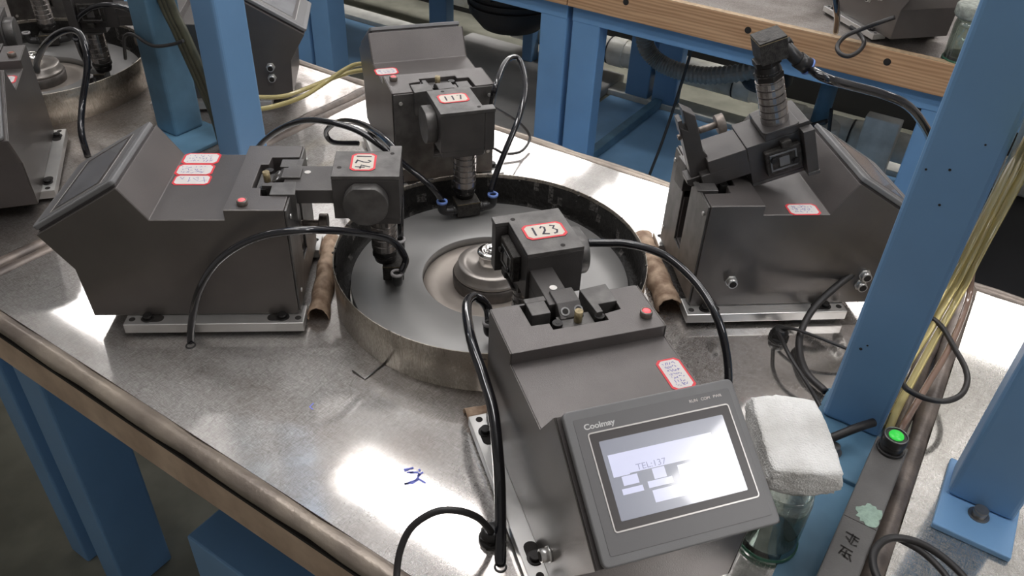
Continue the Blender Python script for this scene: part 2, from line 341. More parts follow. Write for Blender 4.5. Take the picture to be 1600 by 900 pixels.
# ------------------------------------------------------------------ benches
def bench(name, label, u0, u1, v0, v1, edge, holes=(), top='steel', skip_legs=()):
    """steel-topped bench with edge moulding, on blue square legs. local x = along bench, y = depth"""
    t = thing(name, label, 'workbench', W(u0, v0, FLOOR), TH)
    Lx, Ly = u1 - u0, v1 - v0; Z = -FLOOR
    e = 0.026 if edge == 'bead' else 0.028
    bm = B(); box(bm, e, Lx - e, e, Ly - e, Z - 0.02, Z); tp = obj('tabletop', bm, top, t)
    if edge == 'bead':
        def roll(p0, p1, m='bead'):
            bm = B(); d = (Vector(p1) - Vector(p0)); n = 24
            pts = [Vector(p0) + d * k / n for k in range(n + 1)]
            tube(bm, pts, 0.0145, 14, raw=True, rfun=lambda i, q: 0.0145 + 0.0012 * math.sin(i * 1.7) + 0.0008 * math.sin(i * 3.1))
            return obj('edge_moulding', bm, m, t)
        r = 0.0135; zz = Z - 0.009
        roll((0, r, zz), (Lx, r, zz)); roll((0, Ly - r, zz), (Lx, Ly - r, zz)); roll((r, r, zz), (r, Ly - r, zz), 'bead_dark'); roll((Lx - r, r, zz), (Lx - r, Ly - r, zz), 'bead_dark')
        bm = B(); box(bm, 0.001, Lx - 0.001, 0.002, 0.02, Z - 0.096, Z - 0.027); obj('side_board', bm, 'board', t, 0.003)
        bm = B(); box(bm, 0.001, Lx - 0.001, Ly - 0.02, Ly - 0.002, Z - 0.096, Z - 0.021); obj('side_board', bm, 'board', t, 0.003)
        bm = B(); box(bm, 0.004, Lx - 0.004, 0.0, 0.018, Z - 0.0265, Z - 0.0215); obj('joint_seam', bm, 'groove', t)
    else:
        bm = B(); box(bm, 0.001, Lx - 0.001, 0, 0.026, Z - 0.096, Z + 0.002); wb = obj('timber_beam', bm, 'wood', t, 0.002); wb['label'] = 'fresh pine front beam'
        bm = B(); box(bm, 0.002, Lx - 0.002, 0.001, 0.027, Z + 0.002, Z + 0.0035); obj('beam_top_edge', bm, 'wood_edge', t)
        for hx, hz in holes:
            bm = B(); cyl(bm, (hx - u0, 0.001, Z + hz), (hx - u0, -0.0012, Z + hz), 0.011, seg=16); cyl(bm, (hx - u0, -0.001, Z + hz), (hx - u0, -0.003, Z + hz), 0.006, seg=6); obj('beam_screw', bm, 'groove', t)
    a = 0.028
    bm = B(); box(bm, 0.01, Lx - 0.01, a, a + 0.05, Z - 0.155 if edge == 'wood' else Z - 0.112, Z - 0.0205); obj('apron', bm, 'blue', t, 0.003)
    bm = B(); box(bm, 0.01, Lx - 0.01, Ly - a - 0.04, Ly - a, Z - 0.13, Z - 0.0205); obj('apron', bm, 'blue', t, 0.003)
    return t, tp, Z, Lx, Ly
def leg(t, x0, x1, y0, y1, z1, m='blue', bv=0.006):
    bm = B(); box(bm, x0, x1, y0, y1, 0, z1); return obj('leg', bm, m, t, bv, 3)

tb, top_main, Z, Lx, Ly = bench('workbench', 'steel-topped lapping bench with rolled brown edge, carrying the large round basin and four stations', -1.319, 0.062, 0.385, 1.455, 'bead', top='steel_graded')
leg(tb, 0.04, 0.119, 0.03, 0.145, Z - 0.113); leg(tb, 0.04, 0.119, Ly - 0.15, Ly - 0.03, Z - 0.13)
leg(tb, Lx - 0.12, Lx - 0.04, 0.03, 0.145, Z - 0.113); leg(tb, Lx - 0.12, Lx - 0.04, Ly - 0.15, Ly - 0.03, Z - 0.13)
bm = B(); box(bm, -0.85 + 1.319, 1.25, 0.022, 0.62, 0.0, Z - 0.30); c = obj('cabinet', bm, 'blue', tb, 0.004); c['label'] = 'blue steel cabinet under the bench top'
bm = B(); box(bm, 0.05, 0.47, 0.35, 0.39, 0.12, 0.17); obj('stretcher', bm, 'blue_dirty_shaded', tb, 0.004)
bm = B(); box(bm, 0.47, 0.9, 0.5, 0.56, 0.50, 0.62); obj('drive_housing', bm, 'dark', tb, 0.006)
# blue frame strip beside the steel sheet, under the post
bm = B(); box(bm, -0.022 + 1.319, 0.030 + 1.319, 0.17, 0.60, Z, Z + 0.002); o = obj('frame_strip', bm, 'blue_dirty_shaded', tb); o['label'] = 'grimy blue frame strip along the right edge'

tl, top_left, Z, Lx, Ly = bench('workbench', 'neighbouring steel-topped bench at the left, beyond the brown edge strip and the two blue posts', -2.70, -1.3215, 0.385, 1.455, 'bead', top='steel_dull')
leg(tl, Lx - 0.085, Lx - 0.022, 0.03, 0.1, Z - 0.113); leg(tl, Lx - 0.1, Lx - 0.03, Ly - 0.15, Ly - 0.03, Z - 0.13)
tr, top_right, Z, Lx, Ly = bench('workbench', 'third steel-topped bench at the right edge, bright bare sheet behind the leaning tubes', 0.0645, 1.44, 0.385, 1.455, 'bead')
leg(tr, 0.04, 0.12, Ly - 0.15, Ly - 0.03, Z - 0.13); leg(tr, 0.04, 0.12, 0.03, 0.145, Z - 0.113)

t1, top_back, Z, Lx, Ly = bench('workbench', 'bench across the aisle with a fresh pine front beam, upper right', -1.419, -0.06, 2.585, 3.66, 'wood', holes=((-1.19, -0.035), (-0.751, -0.034), (-0.317, -0.032)), top='steel_dull')
leg(t1, 0.01, 0.125, 0.03, 0.10, Z - 0.10); leg(t1, Lx - 0.125, Lx - 0.01, 0.03, 0.10, Z - 0.10)
leg(t1, 0.01, 0.13, 0.90, 0.97, Z - 0.10); leg(t1, Lx - 0.13, Lx - 0.01, 0.90, 0.97, Z - 0.10)
bm = B(); box(bm, 0.03, 0.07, 0.10, 0.90, 0.01, 0.05); obj('stretcher', bm, 'blue_dirty_shaded', t1, 0.004)  # darker blue puts the shadow on this low bar into its colour
t2, _, Z, Lx, Ly = bench('workbench', 'bench across the aisle with blue frame, upper middle, behind the back station', -2.78, -1.421, 2.585, 3.66, 'wood', top='steel_dull')
leg(t2, Lx - 0.125, Lx - 0.01, 0.03, 0.10, Z - 0.10); leg(t2, 0.01, 0.125, 0.03, 0.14, Z - 0.10)
leg(t2, Lx - 0.13, Lx - 0.01, 0.90, 0.97, Z - 0.10); leg(t2, 0.01, 0.13, 0.90, 0.97, Z - 0.10); leg(t2, 0.62, 0.68, 0.90, 0.97, Z - 0.10)
t3, _, Z, Lx, Ly = bench('workbench', 'bench across the aisle with blue frame, at the far upper left behind the blue posts', -4.14, -2.782, 2.585, 3.66, 'wood', top='steel_dull')
leg(t3, Lx - 0.125, Lx - 0.01, 0.03, 0.14, Z - 0.10)
t4, _, Z, Lx, Ly = bench('workbench', 'bench across the aisle whose blue leg stands behind the right post', -0.058, 1.3, 2.585, 3.66, 'wood', top='steel_dull')
leg(t4, 0.01, 0.125, 0.03, 0.10, Z - 0.10)

# ------------------------------------------------------------------ posts
def post(u0, u1, v0, v1, label, m='blue', plate=None, bolts=(), top=1.75, z0=0.0, group=None, chips=(), pm=None):
    cu, cv = (u0 + u1) / 2, (v0 + v1) / 2
    t = thing('frame_post', label, 'post', W(cu, cv, z0), TH, group)
    a, b = (u1 - u0) / 2, (v1 - v0) / 2
    bm = B(); box(bm, -a, a, -b, b, 0.008 if plate else 0, top); obj('square_tube', bm, m, t, 0.007, 3)
    if plate:
        p0, p1, q0, q1 = plate
        bm = B(); box(bm, p0 - cu, p1 - cu, q0 - cv, q1 - cv, 0, 0.009); obj('base_plate', bm, pm or m, t, 0.002)
    for cu_, cz_, cr_ in chips:
        bm = B(); cyl(bm, (cu_ - cu, -b + 0.0003, cz_), (cu_ - cu, -b - 0.0004, cz_), cr_, seg=8); obj('paint_chip', bm, 'groove', t)
    for bu, bv in bolts: hexbolt('bolt', t, (bu - cu, bv - cv, 0.009), 0.0085, 0.010, 'rail_plate')
    return t
post(-0.051, 0.029, 0.945, 1.0, 'blue square post rising through the right of the picture from the basin bench', plate=(-0.058, 0.034, 0.845, 1.01), bolts=((-0.018, 0.884),), pm='blue_dirty_shaded', chips=((-0.017, 0.417, 0.0016), (-0.013, 0.373, 0.0016), (-0.040, 0.41, 0.0014), (-0.034, 0.143, 0.0022), (0.006, 0.455, 0.0012), (-0.028, 0.152, 0.0014)))
post(0.127, 0.207, 0.898, 0.955, 'blue post standing on a bright bolted foot plate at the right edge', plate=(0.121, 0.212, 0.838, 0.97), bolts=((0.168, 0.885),), m='blue', top=1.75)
post(-1.330, -1.260, 0.955, 1.030, 'right, brighter blue post of the pair behind the left station', m='blue')
post(-1.531, -1.466, 0.955, 1.030, 'left, shade-darkened blue post of the pair behind the left station', m='blue_dirty_shaded', plate=(-1.545, -1.385, 0.865, 1.045))  # post colour darkened to carry the shadow on its right face

# ------------------------------------------------------------------ measuring stations
S2, HT, HV, S4, S5, H5, S6, Z6, S7, Z7, S8 = .0834, .2139, .1975, .1907, .224, .2496, .3522, .1726, .3153, .112, .3103
ZB = 0.0245
LEVER = [(-0.004, 0.213), (0.025, 0.213), (0.025, 0.1064), (0.0148, 0.116), (0.0160, 0.0785), (-0.0010, 0.0950), (-0.0018, 0.158), (-0.008, 0.172)]
def station(pos, yaw, label, open_deg=0.0, lamp='red', lit_screen=False, number=None, num_rot=0, stickers=(), fit_ring='grey_ring', arm_t=(-0.026, 0.006), side_jack=None, cap=True, probe=True):
    t = thing('measuring_station', label, 'machine', (pos[0], pos[1], 0), yaw, 'charcoal measuring stations set around the basins')
    # --- rails
    for sg in (-1, 1):
        bm = B(); y0, y1 = sorted((sg * 0.078, sg * 0.123)); box(bm, -0.0098, 0.2617, y0, y1, 0.0069, 0.0237); rl = obj('base_rail', bm, 'rail', t, 0.0012)
        for s_ in (0.0305, 0.2215):
            bm = B(); prism(bm, [(s_ + a, sg * 0.108 + b) for a, b in rrect(0.034, 0.017, 0.008)], 'z', 0.0237, 0.0241); obj('bolt_slot', bm, 'groove', rl)
        for s_ in (0.024, 0.228): hexbolt('bolt', rl, (s_, sg * 0.108, 0.0238), 0.0065, 0.0055)
        for s_ in (0.0, 0.2515):
            bm = B(); cyl(bm, (s_, sg * 0.110, 0.0236), (s_, sg * 0.110, 0.0242), 0.0048, seg=16); obj('rail_hole', bm, 'groove', rl)
        bm = B(); box(bm, 0.0, 0.05, min(y0, y1) + 0.006, max(y0, y1) - 0.008, 0, 0.0069); box(bm, 0.2, 0.25, min(y0, y1) + 0.006, max(y0, y1) - 0.008, 0, 0.0069); obj('rail_shim', bm, 'black_steel', t)
    # --- housing
    prof = [(0.02, ZB), (0.02, .16), (S2, .16), (S2, HV), (S4, HV), (S5, H5), (S6, Z6), (S7, Z7), (S8, ZB)]
    bm = B(); prism(bm, prof, 'y', -0.0985, 0.0985)
    slot = [(0.0, 0.0985), (0.0, 0.0600), (0.0400, 0.0585), (0.0435, 0.0355), (0.0560, 0.0355), (0.0560, -0.0365), (0.0435, -0.0370), (0.0425, -0.0600), (0.0, -0.0615), (0.0, -0.0985), (S2 + 0.0015, -0.0985), (S2 + 0.0015, 0.0985)]
    prism(bm, slot, 'z', .16, HT)
    nt = [(-0.0985, ZB), (-0.0985, .16), (-0.0615, .16), (-0.0615, 0.158), (-0.006, 0.158), (-0.006, 0.078), (0.022, 0.078), (0.022, 0.158), (0.06, 0.158), (0.06, .16), (0.0985, .16), (0.0985, ZB)]
    prism(bm, nt, 'x', 0.0, 0.02)
    obj('housing', bm, 'grey', t, 0.0012, 2)
    side = [(0.0, ZB), (0.0, HT), (S2 + 0.0015, HT), (S2 + 0.0015, HV), (S4, HV), (S5, H5), (S6, Z6), (S7, Z7), (S8, ZB)]
    for y0, y1 in ((-0.1003, -0.0985), (0.0985, 0.1003)):
        bm = B(); prism(bm, side, 'y', y0, y1); obj('side_panel', bm, 'grey_side', t, 0.0009, 2)
    # --- front plate with its slot
    fp = [(-0.098, ZB + 0.004), (-0.098, HT - 0.002), (-0.010, HT - 0.002), (-0.010, 0.075), (0.025, 0.075), (0.025, HT - 0.002), (0.098, HT - 0.002), (0.098, ZB + 0.004)]
    bm = B(); prism(bm, fp, 'x', -0.0035, -0.0002); pl = obj('front_plate', bm, 'grey_part', t, 0.0008)
    for y, z in ((-0.088, 0.195), (0.085, 0.195), (-0.088, 0.075), (0.085, 0.06)): hexbolt('plate_screw', pl, (-0.0035, y, z), 0.0035, 0.002, 'rail', (-1, 0, 0), False)
    # --- slot hardware
    bm = B(); box(bm, 0.0, 0.0255, -0.053, -0.0285, 0.165, 0.2145); box(bm, -0.0085, 0.001, -0.0535, -0.0260, 0.2122, 0.2149); obj('slide_block', bm, 'grey_part', t, 0.001)
    bm = B(); prism(bm, [(-0.007, 0.0215), (0.0425, 0.0255), (0.0420, 0.034), (0.0270, 0.034), (0.0265, 0.0595), (-0.0107, 0.0595)], 'z', 0.170, 0.2165); obj('slide_block', bm, 'grey_part', t, 0.001)
    bm = B(); box(bm, 0.0255, 0.0535, -0.022, 0.022, 0.165, 0.2060); obj('tongue_plate', bm, 'grey_part', t, 0.001)
    bm = B(); cyl(bm, (0.040, 0.002, 0.206), (0.0405, 0.002, 0.2225), 0.0052, seg=16); obj('brass_pin', bm, 'brass', t)
    for y in (-0.0255, 0.0300):
        bm = B(); cyl(bm, (0.0415, y, 0.175), (0.0415, y, 0.2105), 0.0066, seg=18); cyl(bm, (0.0415, y, 0.2105), (0.0415, y, 0.2110), 0.003, seg=6); obj('lock_screw', bm, 'black_steel', t, 0.0006)
    # --- indicator lamp
    lx, ly = 0.0605, 0.0835
    bm = B(); lathe(bm, [(0.0072, 0), (0.0078, 0.001), (0.0078, 0.0075), (0.0060, 0.0085), (0.0056, 0.0070)], (lx, ly, HT), 24); il = obj('indicator_lamp', bm, 'knurl', t)
    bm = B(); lathe(bm, [(0.0056, 0), (0.0050, 0.0016), (0.0030, 0.0026), (0.0, 0.0030)], (lx, ly, HT + 0.0062), 20, mfun=(lambda k: 0 if k < 1 else 1) if lamp == 'red' else None)
    obj('lamp_lens', bm, ['lamp_red', 'lamp_core'] if lamp == 'red' else ['lamp_dim'], il)
    # --- display
    a = Vector((S5, 0, H5)); b_ = Vector((S6, 0, Z6)); dn = (b_ - a).normalized(); nz = Vector((-dn.z, 0, dn.x)) * 1.0
    if nz.z < 0: nz = -nz
    P = basis(a, (0, 1, 0), -dn)                                    # local: x = t, y = up the slope (0 top), z = outwards
    if P.col[2].to_3d().dot(nz) < 0: P = basis(a, (0, -1, 0), -dn)
    sx = P.col[0].to_3d().y                                         # +1 when local x equals t
    Ls = (b_ - a).length
    bm = B(); prism(bm, rrect(0.186, Ls - 0.004, 0.004, 3, 0, -Ls/2), 'z', -0.012, 0.0035); xform(bm, P); ds = obj('display_case', bm, 'bezel_dark', t, 0.001)
    bm = B(); prism(bm, rrect(0.190, Ls + 0.001, 0.006, 4, 0, -Ls/2), 'z', 0.0035, 0.0112); xform(bm, P); obj('bezel', bm, 'bezel', ds, 0.0018, 3)
    bm = B(); prism(bm, rrect(0.174, Ls - 0.018, 0.002, 2, 0.001, -Ls/2), 'z', 0.0112, 0.0116); xform(bm, P); obj('front_foil', bm, 'bezel_mid', ds, 0.0003, 1)
    fw, fh, fc = 0.157, 0.097, -0.0730
    bm = B(); ou = rrect(fw, fh, 0.0035, 4, 0.003, fc); inn = rrect(fw - 0.0028, fh - 0.0028, 0.002, 4, 0.003, fc)
    lo = [bm.verts.new((x, y, 0.0122)) for x, y in ou]; li = [bm.verts.new((x, y, 0.0122)) for x, y in inn]; n = len(ou)
    lo2 = [bm.verts.new((x, y, 0.0116)) for x, y in ou]; li2 = [bm.verts.new((x, y, 0.0116)) for x, y in inn]
    for i in range(n):
        j = (i + 1) % n; bm.faces.new((lo[i], lo[j], li[j], li[i])); bm.faces.new((lo[i], lo[j], lo2[j], lo2[i])); bm.faces.new((li[i], li[j], li2[j], li2[i]))
    xform(bm, P); obj('silver_frame', bm, 'silver', ds)
    bm = B(); prism(bm, inn, 'z', 0.0114, 0.0118); xform(bm, P); obj('dark_border', bm, 'bezel_dark', ds)
    bm = B(); prism(bm, rrect(0.1370, 0.0775, 0.001, 2, 0.0025, -0.0735), 'z', 0.0116, 0.0120); xform(bm, P); obj('screen', bm, 'screen' if lit_screen else 'screen_off', ds)
    if lit_screen:
        def rect(x0, x1, y0, y1): 
            prism(bm, [(x0, -y0), (x1, -y0), (x1, -y1), (x0, -y1)], 'z', 0.0120, 0.01205)
        bm = B()
        for r in ((-0.0613, 0.052, 0.0495, 0.0640), (-0.0613, -0.044, 0.0640, 0.0715), (-0.044, 0.050, 0.0640, 0.0705), (-0.0535, -0.0370, 0.0722, 0.0812), (-0.0567, -0.0347, 0.0838, 0.0894),
                  (-0.0209, -0.0075, 0.0712, 0.0815), (-0.0290, -0.0025, 0.0822, 0.0886), (-0.0268, 0.0300, 0.0912, 0.1030), (0.006, 0.030, 0.0735, 0.0880)): rect(*r)
        xform(bm, P); obj('display_fields', bm, 'ui', ds)
        text_mesh('TEL:137', 0.0085, 'ui_ink', ds, P @ Matrix.Translation((-0.020, -0.0668, 0.0121)), 'display_text', 0.00003, 1.15)
        text_mesh('Coolmay', 0.0078, 'print', ds, P @ Matrix.Translation((-0.0605, -0.0185, 0.0117)), 'lettering', 0.0001, 1.15)
        for k, wd_ in enumerate(('RUN', 'COM', 'PWR')):
            text_mesh(wd_, 0.0042, 'print_led', ds, P @ Matrix.Translation((0.0450 + k * 0.0138, -0.0150, 0.0117)), 'lettering', 0.0001, 1.1)
    # --- arm with head (hinged)
    hx, hz = 0.010, 0.210
    arm_bm = B(); a0, a1 = arm_t; box(arm_bm, -0.066 - hx, 0.012 - hx, a0, a1, 0.192 - hz, 0.2155 - hz)
    prism(arm_bm, [(-0.012 - hx, 0.198 - hz), (-0.012 - hx, 0.2190 - hz), (0.016 - hx, 0.2190 - hz), (0.0335 - hx, 0.2075 - hz), (0.0335 - hx, 0.198 - hz)], 'y', -0.018, 0.013)
    box(arm_bm, -0.0635 - hx, -0.002 - hx, a0, a1 if open_deg else a0 + 0.030, 0.170 - hz, 0.193 - hz)
    prism(arm_bm, [(p - hx, q - hz) for p, q in LEVER], 'y', -0.014, 0.013)
    arm = obj('arm', arm_bm, 'grey_head', t, 0.0012); arm.location = (hx, 0, hz); arm.rotation_euler = (0, math.radians(open_deg), 0)
    def sub(name, bm, m, bv=0.0): 
        xform(bm, Matrix.Translation((-hx, 0, -hz))); return obj(name, bm, m, arm, bv)
    for y in (-0.0100, 0.0075):
        c0 = Vector((0.0262, y, 0.2125)); dd_ = Vector((0.0115, 0, 0.0175)).normalized()
        bm = B(); cyl(bm, c0 - dd_ * 0.002, c0 + dd_ * 0.0012, 0.0058, seg=18); sub('clamp_bolt', bm, 'rail_plate')
        bm = B(); cyl(bm, c0 + dd_ * 0.0010, c0 + dd_ * 0.0016, 0.0038, seg=14); sub('bolt_recess', bm, 'groove')
    bm = B(); cyl(bm, (-0.020, -0.009, 0.2150), (-0.020, -0.009, 0.2162), 0.0050, seg=18); sub('arm_screw', bm, 'chrome')
    # thumbscrew through the lever
    bm = B(); cyl(bm, (0.030 if open_deg else 0.010, 0.001, 0.130), (-0.004, 0.001, 0.130), 0.0045, seg=14); cyl(bm, (-0.004, 0.001, 0.130), (-0.032, 0.001, 0.130), 0.0052, seg=14); cyl(bm, (-0.044, 0.001, 0.130), (-0.031, 0.001, 0.130), 0.0150, seg=24); sub('thumbscrew', bm, 'knurl', 0.0008)
    bm = B(); box(bm, 0.0195, 0.0265 if open_deg else 0.0199, -0.0125, 0.0105, 0.096, 0.122); sub('stop_block', bm, 'grey_head', 0.0005)
    s0, s1, tp_, tm_, tf_, sf_, zh, zb = -.1638, -.0635, .0494, -.0303, -.0494, -.1451, .2413, .168
    bm = B(); prism(bm, [(s1, tp_), (s0 + 0.001, tp_), (s0 + 0.001, tm_), (s1, tm_)], 'z', zb, zh - 0.0065)
    box(bm, s0 + 0.002, s1 - 0.03, -0.030, 0.046, zb - 0.012, zb)
    hb = sub('head_block', bm, 'grey_head', 0.0008)
    bm = B(); prism(bm, [(s1, tp_), (s0, tp_), (s0, tf_), (sf_, tf_), (sf_, tm_), (s1, tm_)], 'z', zh - 0.0062, zh); cp = sub('head_cover', bm, 'grey_part', 0.0008)
    bm = B(); box(bm, s0 + 0.001, sf_, tf_ + 0.001, tm_ - 0.0002, zb - 0.006, zh - 0.0065); sub('end_plate', bm, 'grey_head', 0.0008)
    for s_, y_ in ((-0.0734, 0.0222), (-0.150, -0.0227)):
        bm = B(); cyl(bm, (s_, y_, zh - 0.0002), (s_, y_, zh + 0.0003), 0.0034, seg=16); sub('cover_hole', bm, 'groove')
    # limit switch on the free side
    bm = B(); box(bm, -0.142, -0.086, tm_ - 0.012, tm_ - 0.0002, 0.182, 0.224); box(bm, -0.128, -0.112, tm_ - 0.014, tm_ - 0.004, 0.170, 0.182); sub('limit_switch', bm, 'block_dark', 0.002)
    bm = B(); box(bm, -0.134, -0.092, tm_ - 0.0132, tm_ - 0.012, 0.187, 0.190); box(bm, -0.134, -0.092, tm_ - 0.0132, tm_ - 0.012, 0.214, 0.217); box(bm, -0.134, -0.131, tm_ - 0.0132, tm_ - 0.012, 0.187, 0.217); box(bm, -0.095, -0.092, tm_ - 0.0132, tm_ - 0.012, 0.187, 0.217)
    box(bm, -0.122, -0.106, tm_ - 0.0132, tm_ - 0.012, 0.195, 0.211); sub('switch_cover', bm, 'rail_plate', 0.0006)
    hexbolt('switch_screw', arm, (-0.131 - hx, tm_ - 0.012, 0.208 - hz), 0.004, 0.003, 'black_steel', (0, -1, 0))
    hexbolt('switch_screw', arm, (-0.098 - hx, tm_ - 0.012, 0.196 - hz), 0.004, 0.003, 'black_steel', (0, -1, 0))
    if cap:
        bm = B(); cyl(bm, (-0.113, tp_, 0.2005), (-0.113, tp_ + 0.019, 0.2005), 0.0335, seg=40); 
        bmesh.ops.bisect_plane(bm, geom=bm.verts[:] + bm.edges[:] + bm.faces[:], plane_co=(0, 0, 0.2300), plane_no=(0, 0, 1), clear_outer=True)
        bmesh.ops.holes_fill(bm, edges=[e for e in bm.edges if e.is_boundary], sides=0)
        sub('bearing_cap', bm, 'grey_part', 0.0012)
    if probe:
        cs, ct = (-0.119 if open_deg else -0.131), -0.003; za = zb - 0.012
        bm = B(); prism(bm, [(cs + a, ct + b) for a, b in rrect(0.056, 0.062, 0.008)], 'z', za - 0.004, za); sub('spindle_collar', bm, 'grey_head', 0.001)
        pr = [(0.0, za - 0.004), (0.0208, za - 0.004)]; z = za - 0.005
        for k in range(6):
            pr += [(0.0208, z), (0.0212, z - 0.0010), (0.0208, z - 0.0100), (0.0195, z - 0.0104), (0.0195, z - 0.0118)]; z -= 0.0118
        zn = z
        pr += [(0.0195, z), (0.0195, 0.066), (0, 0.066)]
        bm = B(); lathe(bm, [(r, zz) for r, zz in pr], (cs, ct, 0), 28, smooth=False); sp = sub('spindle', bm, 'ring_steel')
        bm = B(); cyl(bm, (cs, ct, zn - 0.001), (cs, ct, 0.070), 0.0225, seg=6); cyl(bm, (cs, ct, 0.070), (cs, ct, 0.0565), 0.0205, 0.0170, seg=24); (cyl(bm, (cs, ct, 0.0560), (cs, ct, 0.047), 0.0215, seg=6) if open_deg else None); sub('spindle_nut', bm, 'black_steel', 0.001)
        bm = B(); (box(bm, -0.146, -0.106, ct - 0.023, ct + 0.020, 0.013, 0.047), cyl(bm, (-0.117, ct - 0.010, 0.0131), (-0.117, ct - 0.010, 0.0125), 0.0085, seg=18)) if open_deg else box(bm, cs - 0.030, cs + 0.004, ct - 0.022, ct + 0.022, 0.0280, 0.0560); fb = sub('fitting_block', bm, 'block_dark', 0.0012)
        bm = B(); box(bm, -0.1464, -0.1056, ct - 0.0234, ct + 0.0204, 0.0155, 0.0163) if open_deg else box(bm, cs - 0.0302, cs + 0.0042, ct - 0.0222, ct + 0.0222, 0.0540, 0.0548); sub('brass_shim', bm, 'brass')
        for sg in (-1, 1):
            y1 = ct + sg * 0.049; sx_ = cs - 0.021
            if open_deg and sg < 0:                                 # this elbow is swivelled outwards
                bm = B(); q = [(-0.146, -0.008, 0.036), (-0.150, -0.018, 0.044), (-0.158, -0.021, 0.057), (-0.170, -0.022, 0.0715)]
                tube(bm, q, 0.0100, 16, 5); cyl(bm, q[2], q[3], 0.0120, seg=20); cyl(bm, (-0.146, -0.004, 0.032), (-0.147, -0.010, 0.037), 0.0125, seg=6); sub('elbow_fitting', bm, 'plastic_black')
                a_, b_2 = Vector(q[2]), Vector(q[3]); d_ = (b_2 - a_).normalized(); bm = B(); cyl(bm, b_2, b_2 + d_ * 0.003, 0.0128, seg=20); sub('release_ring', bm, fit_ring); continue
            bm = B(); tube(bm, [(sx_, ct + sg * 0.02, 0.040), (sx_, ct + sg * 0.032, 0.040), (sx_, y1 - sg * 0.003, 0.0425), (sx_, y1, 0.050), (sx_, y1, 0.060)], 0.0085, 14, 5)
            cyl(bm, (sx_, ct + sg * 0.022, 0.040), (sx_, ct + sg * 0.029, 0.040), 0.0095, seg=6); sub('elbow_fitting', bm, 'plastic_black')
            bm = B(); lathe(bm, [(0.0062, 0.0), (0.0102, 0.0), (0.0102, 0.004), (0.0062, 0.004)], (sx_, y1, 0.060), 20, closed=True); sub('release_ring', bm, fit_ring)
    if number:
        ang = math.radians(num_rot); xd = Vector((math.cos(ang), math.sin(ang), 0)); yd = Vector((-math.sin(ang), math.cos(ang), 0))
        st = sticker(arm, (number[1] - hx, number[2], zh - hz + 0.0002), xd, yd, number[3], number[4], text=number[0], paper='cream', tsize=number[5], pen=0.0029, ink='ink_black')
        st['label'] = 'red-bordered sticker with handwritten ' + number[0]
    # --- side jacks
    for (s_, z_, sg) in (side_jack or ()):
        bm = B(); cyl(bm, (s_, sg * 0.1, z_), (s_, sg * 0.112, z_), 0.0078, seg=20); cyl(bm, (s_, sg * 0.1, z_), (s_, sg * 0.103, z_), 0.0105, seg=6); j = obj('side_jack', bm, 'rail', t)
        bm = B(); cyl(bm, (s_, sg * 0.1121, z_), (s_, sg * 0.1126, z_), 0.0058, seg=18); obj('jack_hole', bm, 'groove', j)
    # --- paper stickers on the tray
    for (d0, t0, w, h, rot, rows, frac, seed, lab) in stickers:
        ang = math.radians(rot); xd = Vector((math.cos(ang), math.sin(ang), 0)); yd = Vector((-math.sin(ang), math.cos(ang), 0))
        sticker(t, (S2 + d0, t0, HV + 0.0001), xd, yd, w, h, rows=rows, frac=frac, seed=seed, label=lab, pen=0.0016)
    return t
PA, PB_, PC, PD = (-.34251, 1.08135, 3.2371), (-.14667, 1.43806, 1.92897), (.28149, 1.15094, .11694), (.06779, .81071, -1.23062)
# A: reading direction of its stickers runs along -s (towards the basin)
station(PA[:2], PA[2], 'charcoal station left of the basin with three red-bordered stickers in a row on its tray', number=('124', -0.108, 0.006, 0.054, 0.038, 0.60), num_rot=90,
        stickers=((0.077, -0.085, 0.058, 0.037, 180, 3, 1.0, 1, 'red-bordered sticker full of blue handwriting, farthest of three'), (0.0785, -0.048, 0.058, 0.036, 180, 3, 0.9, 2, 'red-bordered sticker full of blue handwriting, middle of three'), (0.075, -0.0155, 0.056, 0.031, 180, 1, 0.8, 3, 'mostly blank red-bordered sticker, nearest of three')),
        arm_t=(-0.030, 0.045))
station(PB_[:2], PB_[2], 'charcoal measuring station behind the basin, its screen turned to the aisle', number=('117', -0.106, 0.0115, 0.054, 0.036, 0.5), num_rot=-90, fit_ring='blue_ring',
        stickers=((0.062, 0.0805, 0.034, 0.046, 0, 4, 1.0, 4, 'small red-bordered sticker with handwriting'),))
station(PC[:2], PC[2], 'charcoal measuring station right of the basin with its arm swung open and probe pointing up', open_deg=159.26, fit_ring='blue_ring', lamp='dim', arm_t=(-0.030, 0.040),
        stickers=((0.070, -0.0845, 0.050, 0.033, 0, 3, 0.9, 5, 'red-bordered sticker with blue handwriting'),), side_jack=((0.059, 0.075, -1), (0.2824, 0.082, -1), (0.281, 0.062, -1)))
station(PD[:2], PD[2], 'nearest charcoal measuring station, lit touch panel facing the camera', lit_screen=True, number=('123', -0.112, 0.010, 0.058, 0.036, 0.55), num_rot=90,
        stickers=((0.0675, 0.0815, 0.031, 0.052, 90, 7, 1.0, 6, 'red-bordered sticker covered in blue handwriting'),), side_jack=((0.2505, 0.060, -1),))
# left bench
station((-.8633, 1.8363), 0.165, 'charcoal station on the left bench behind the blue posts, jacks in its side', side_jack=((0.268, 0.098, -1), (0.268, 0.072, -1)), fit_ring='grey_ring')
station((-1.08816, 1.51617), -1.2053, 'charcoal station cut off by the left picture edge, red sticker in its tray', lamp='dim', fit_ring='blue_ring', stickers=((0.055, 0.070, 0.050, 0.040, 90, 3, 1.0, 8, 'red-bordered sticker with handwriting'),))
dB = W(-1.3552, 0.0237)
station((PB_[0] + dB.x, PB_[1] + dB.y), PB_[2], 'charcoal station behind the left bench basin, half lost in the dark top left corner', fit_ring='grey_ring')
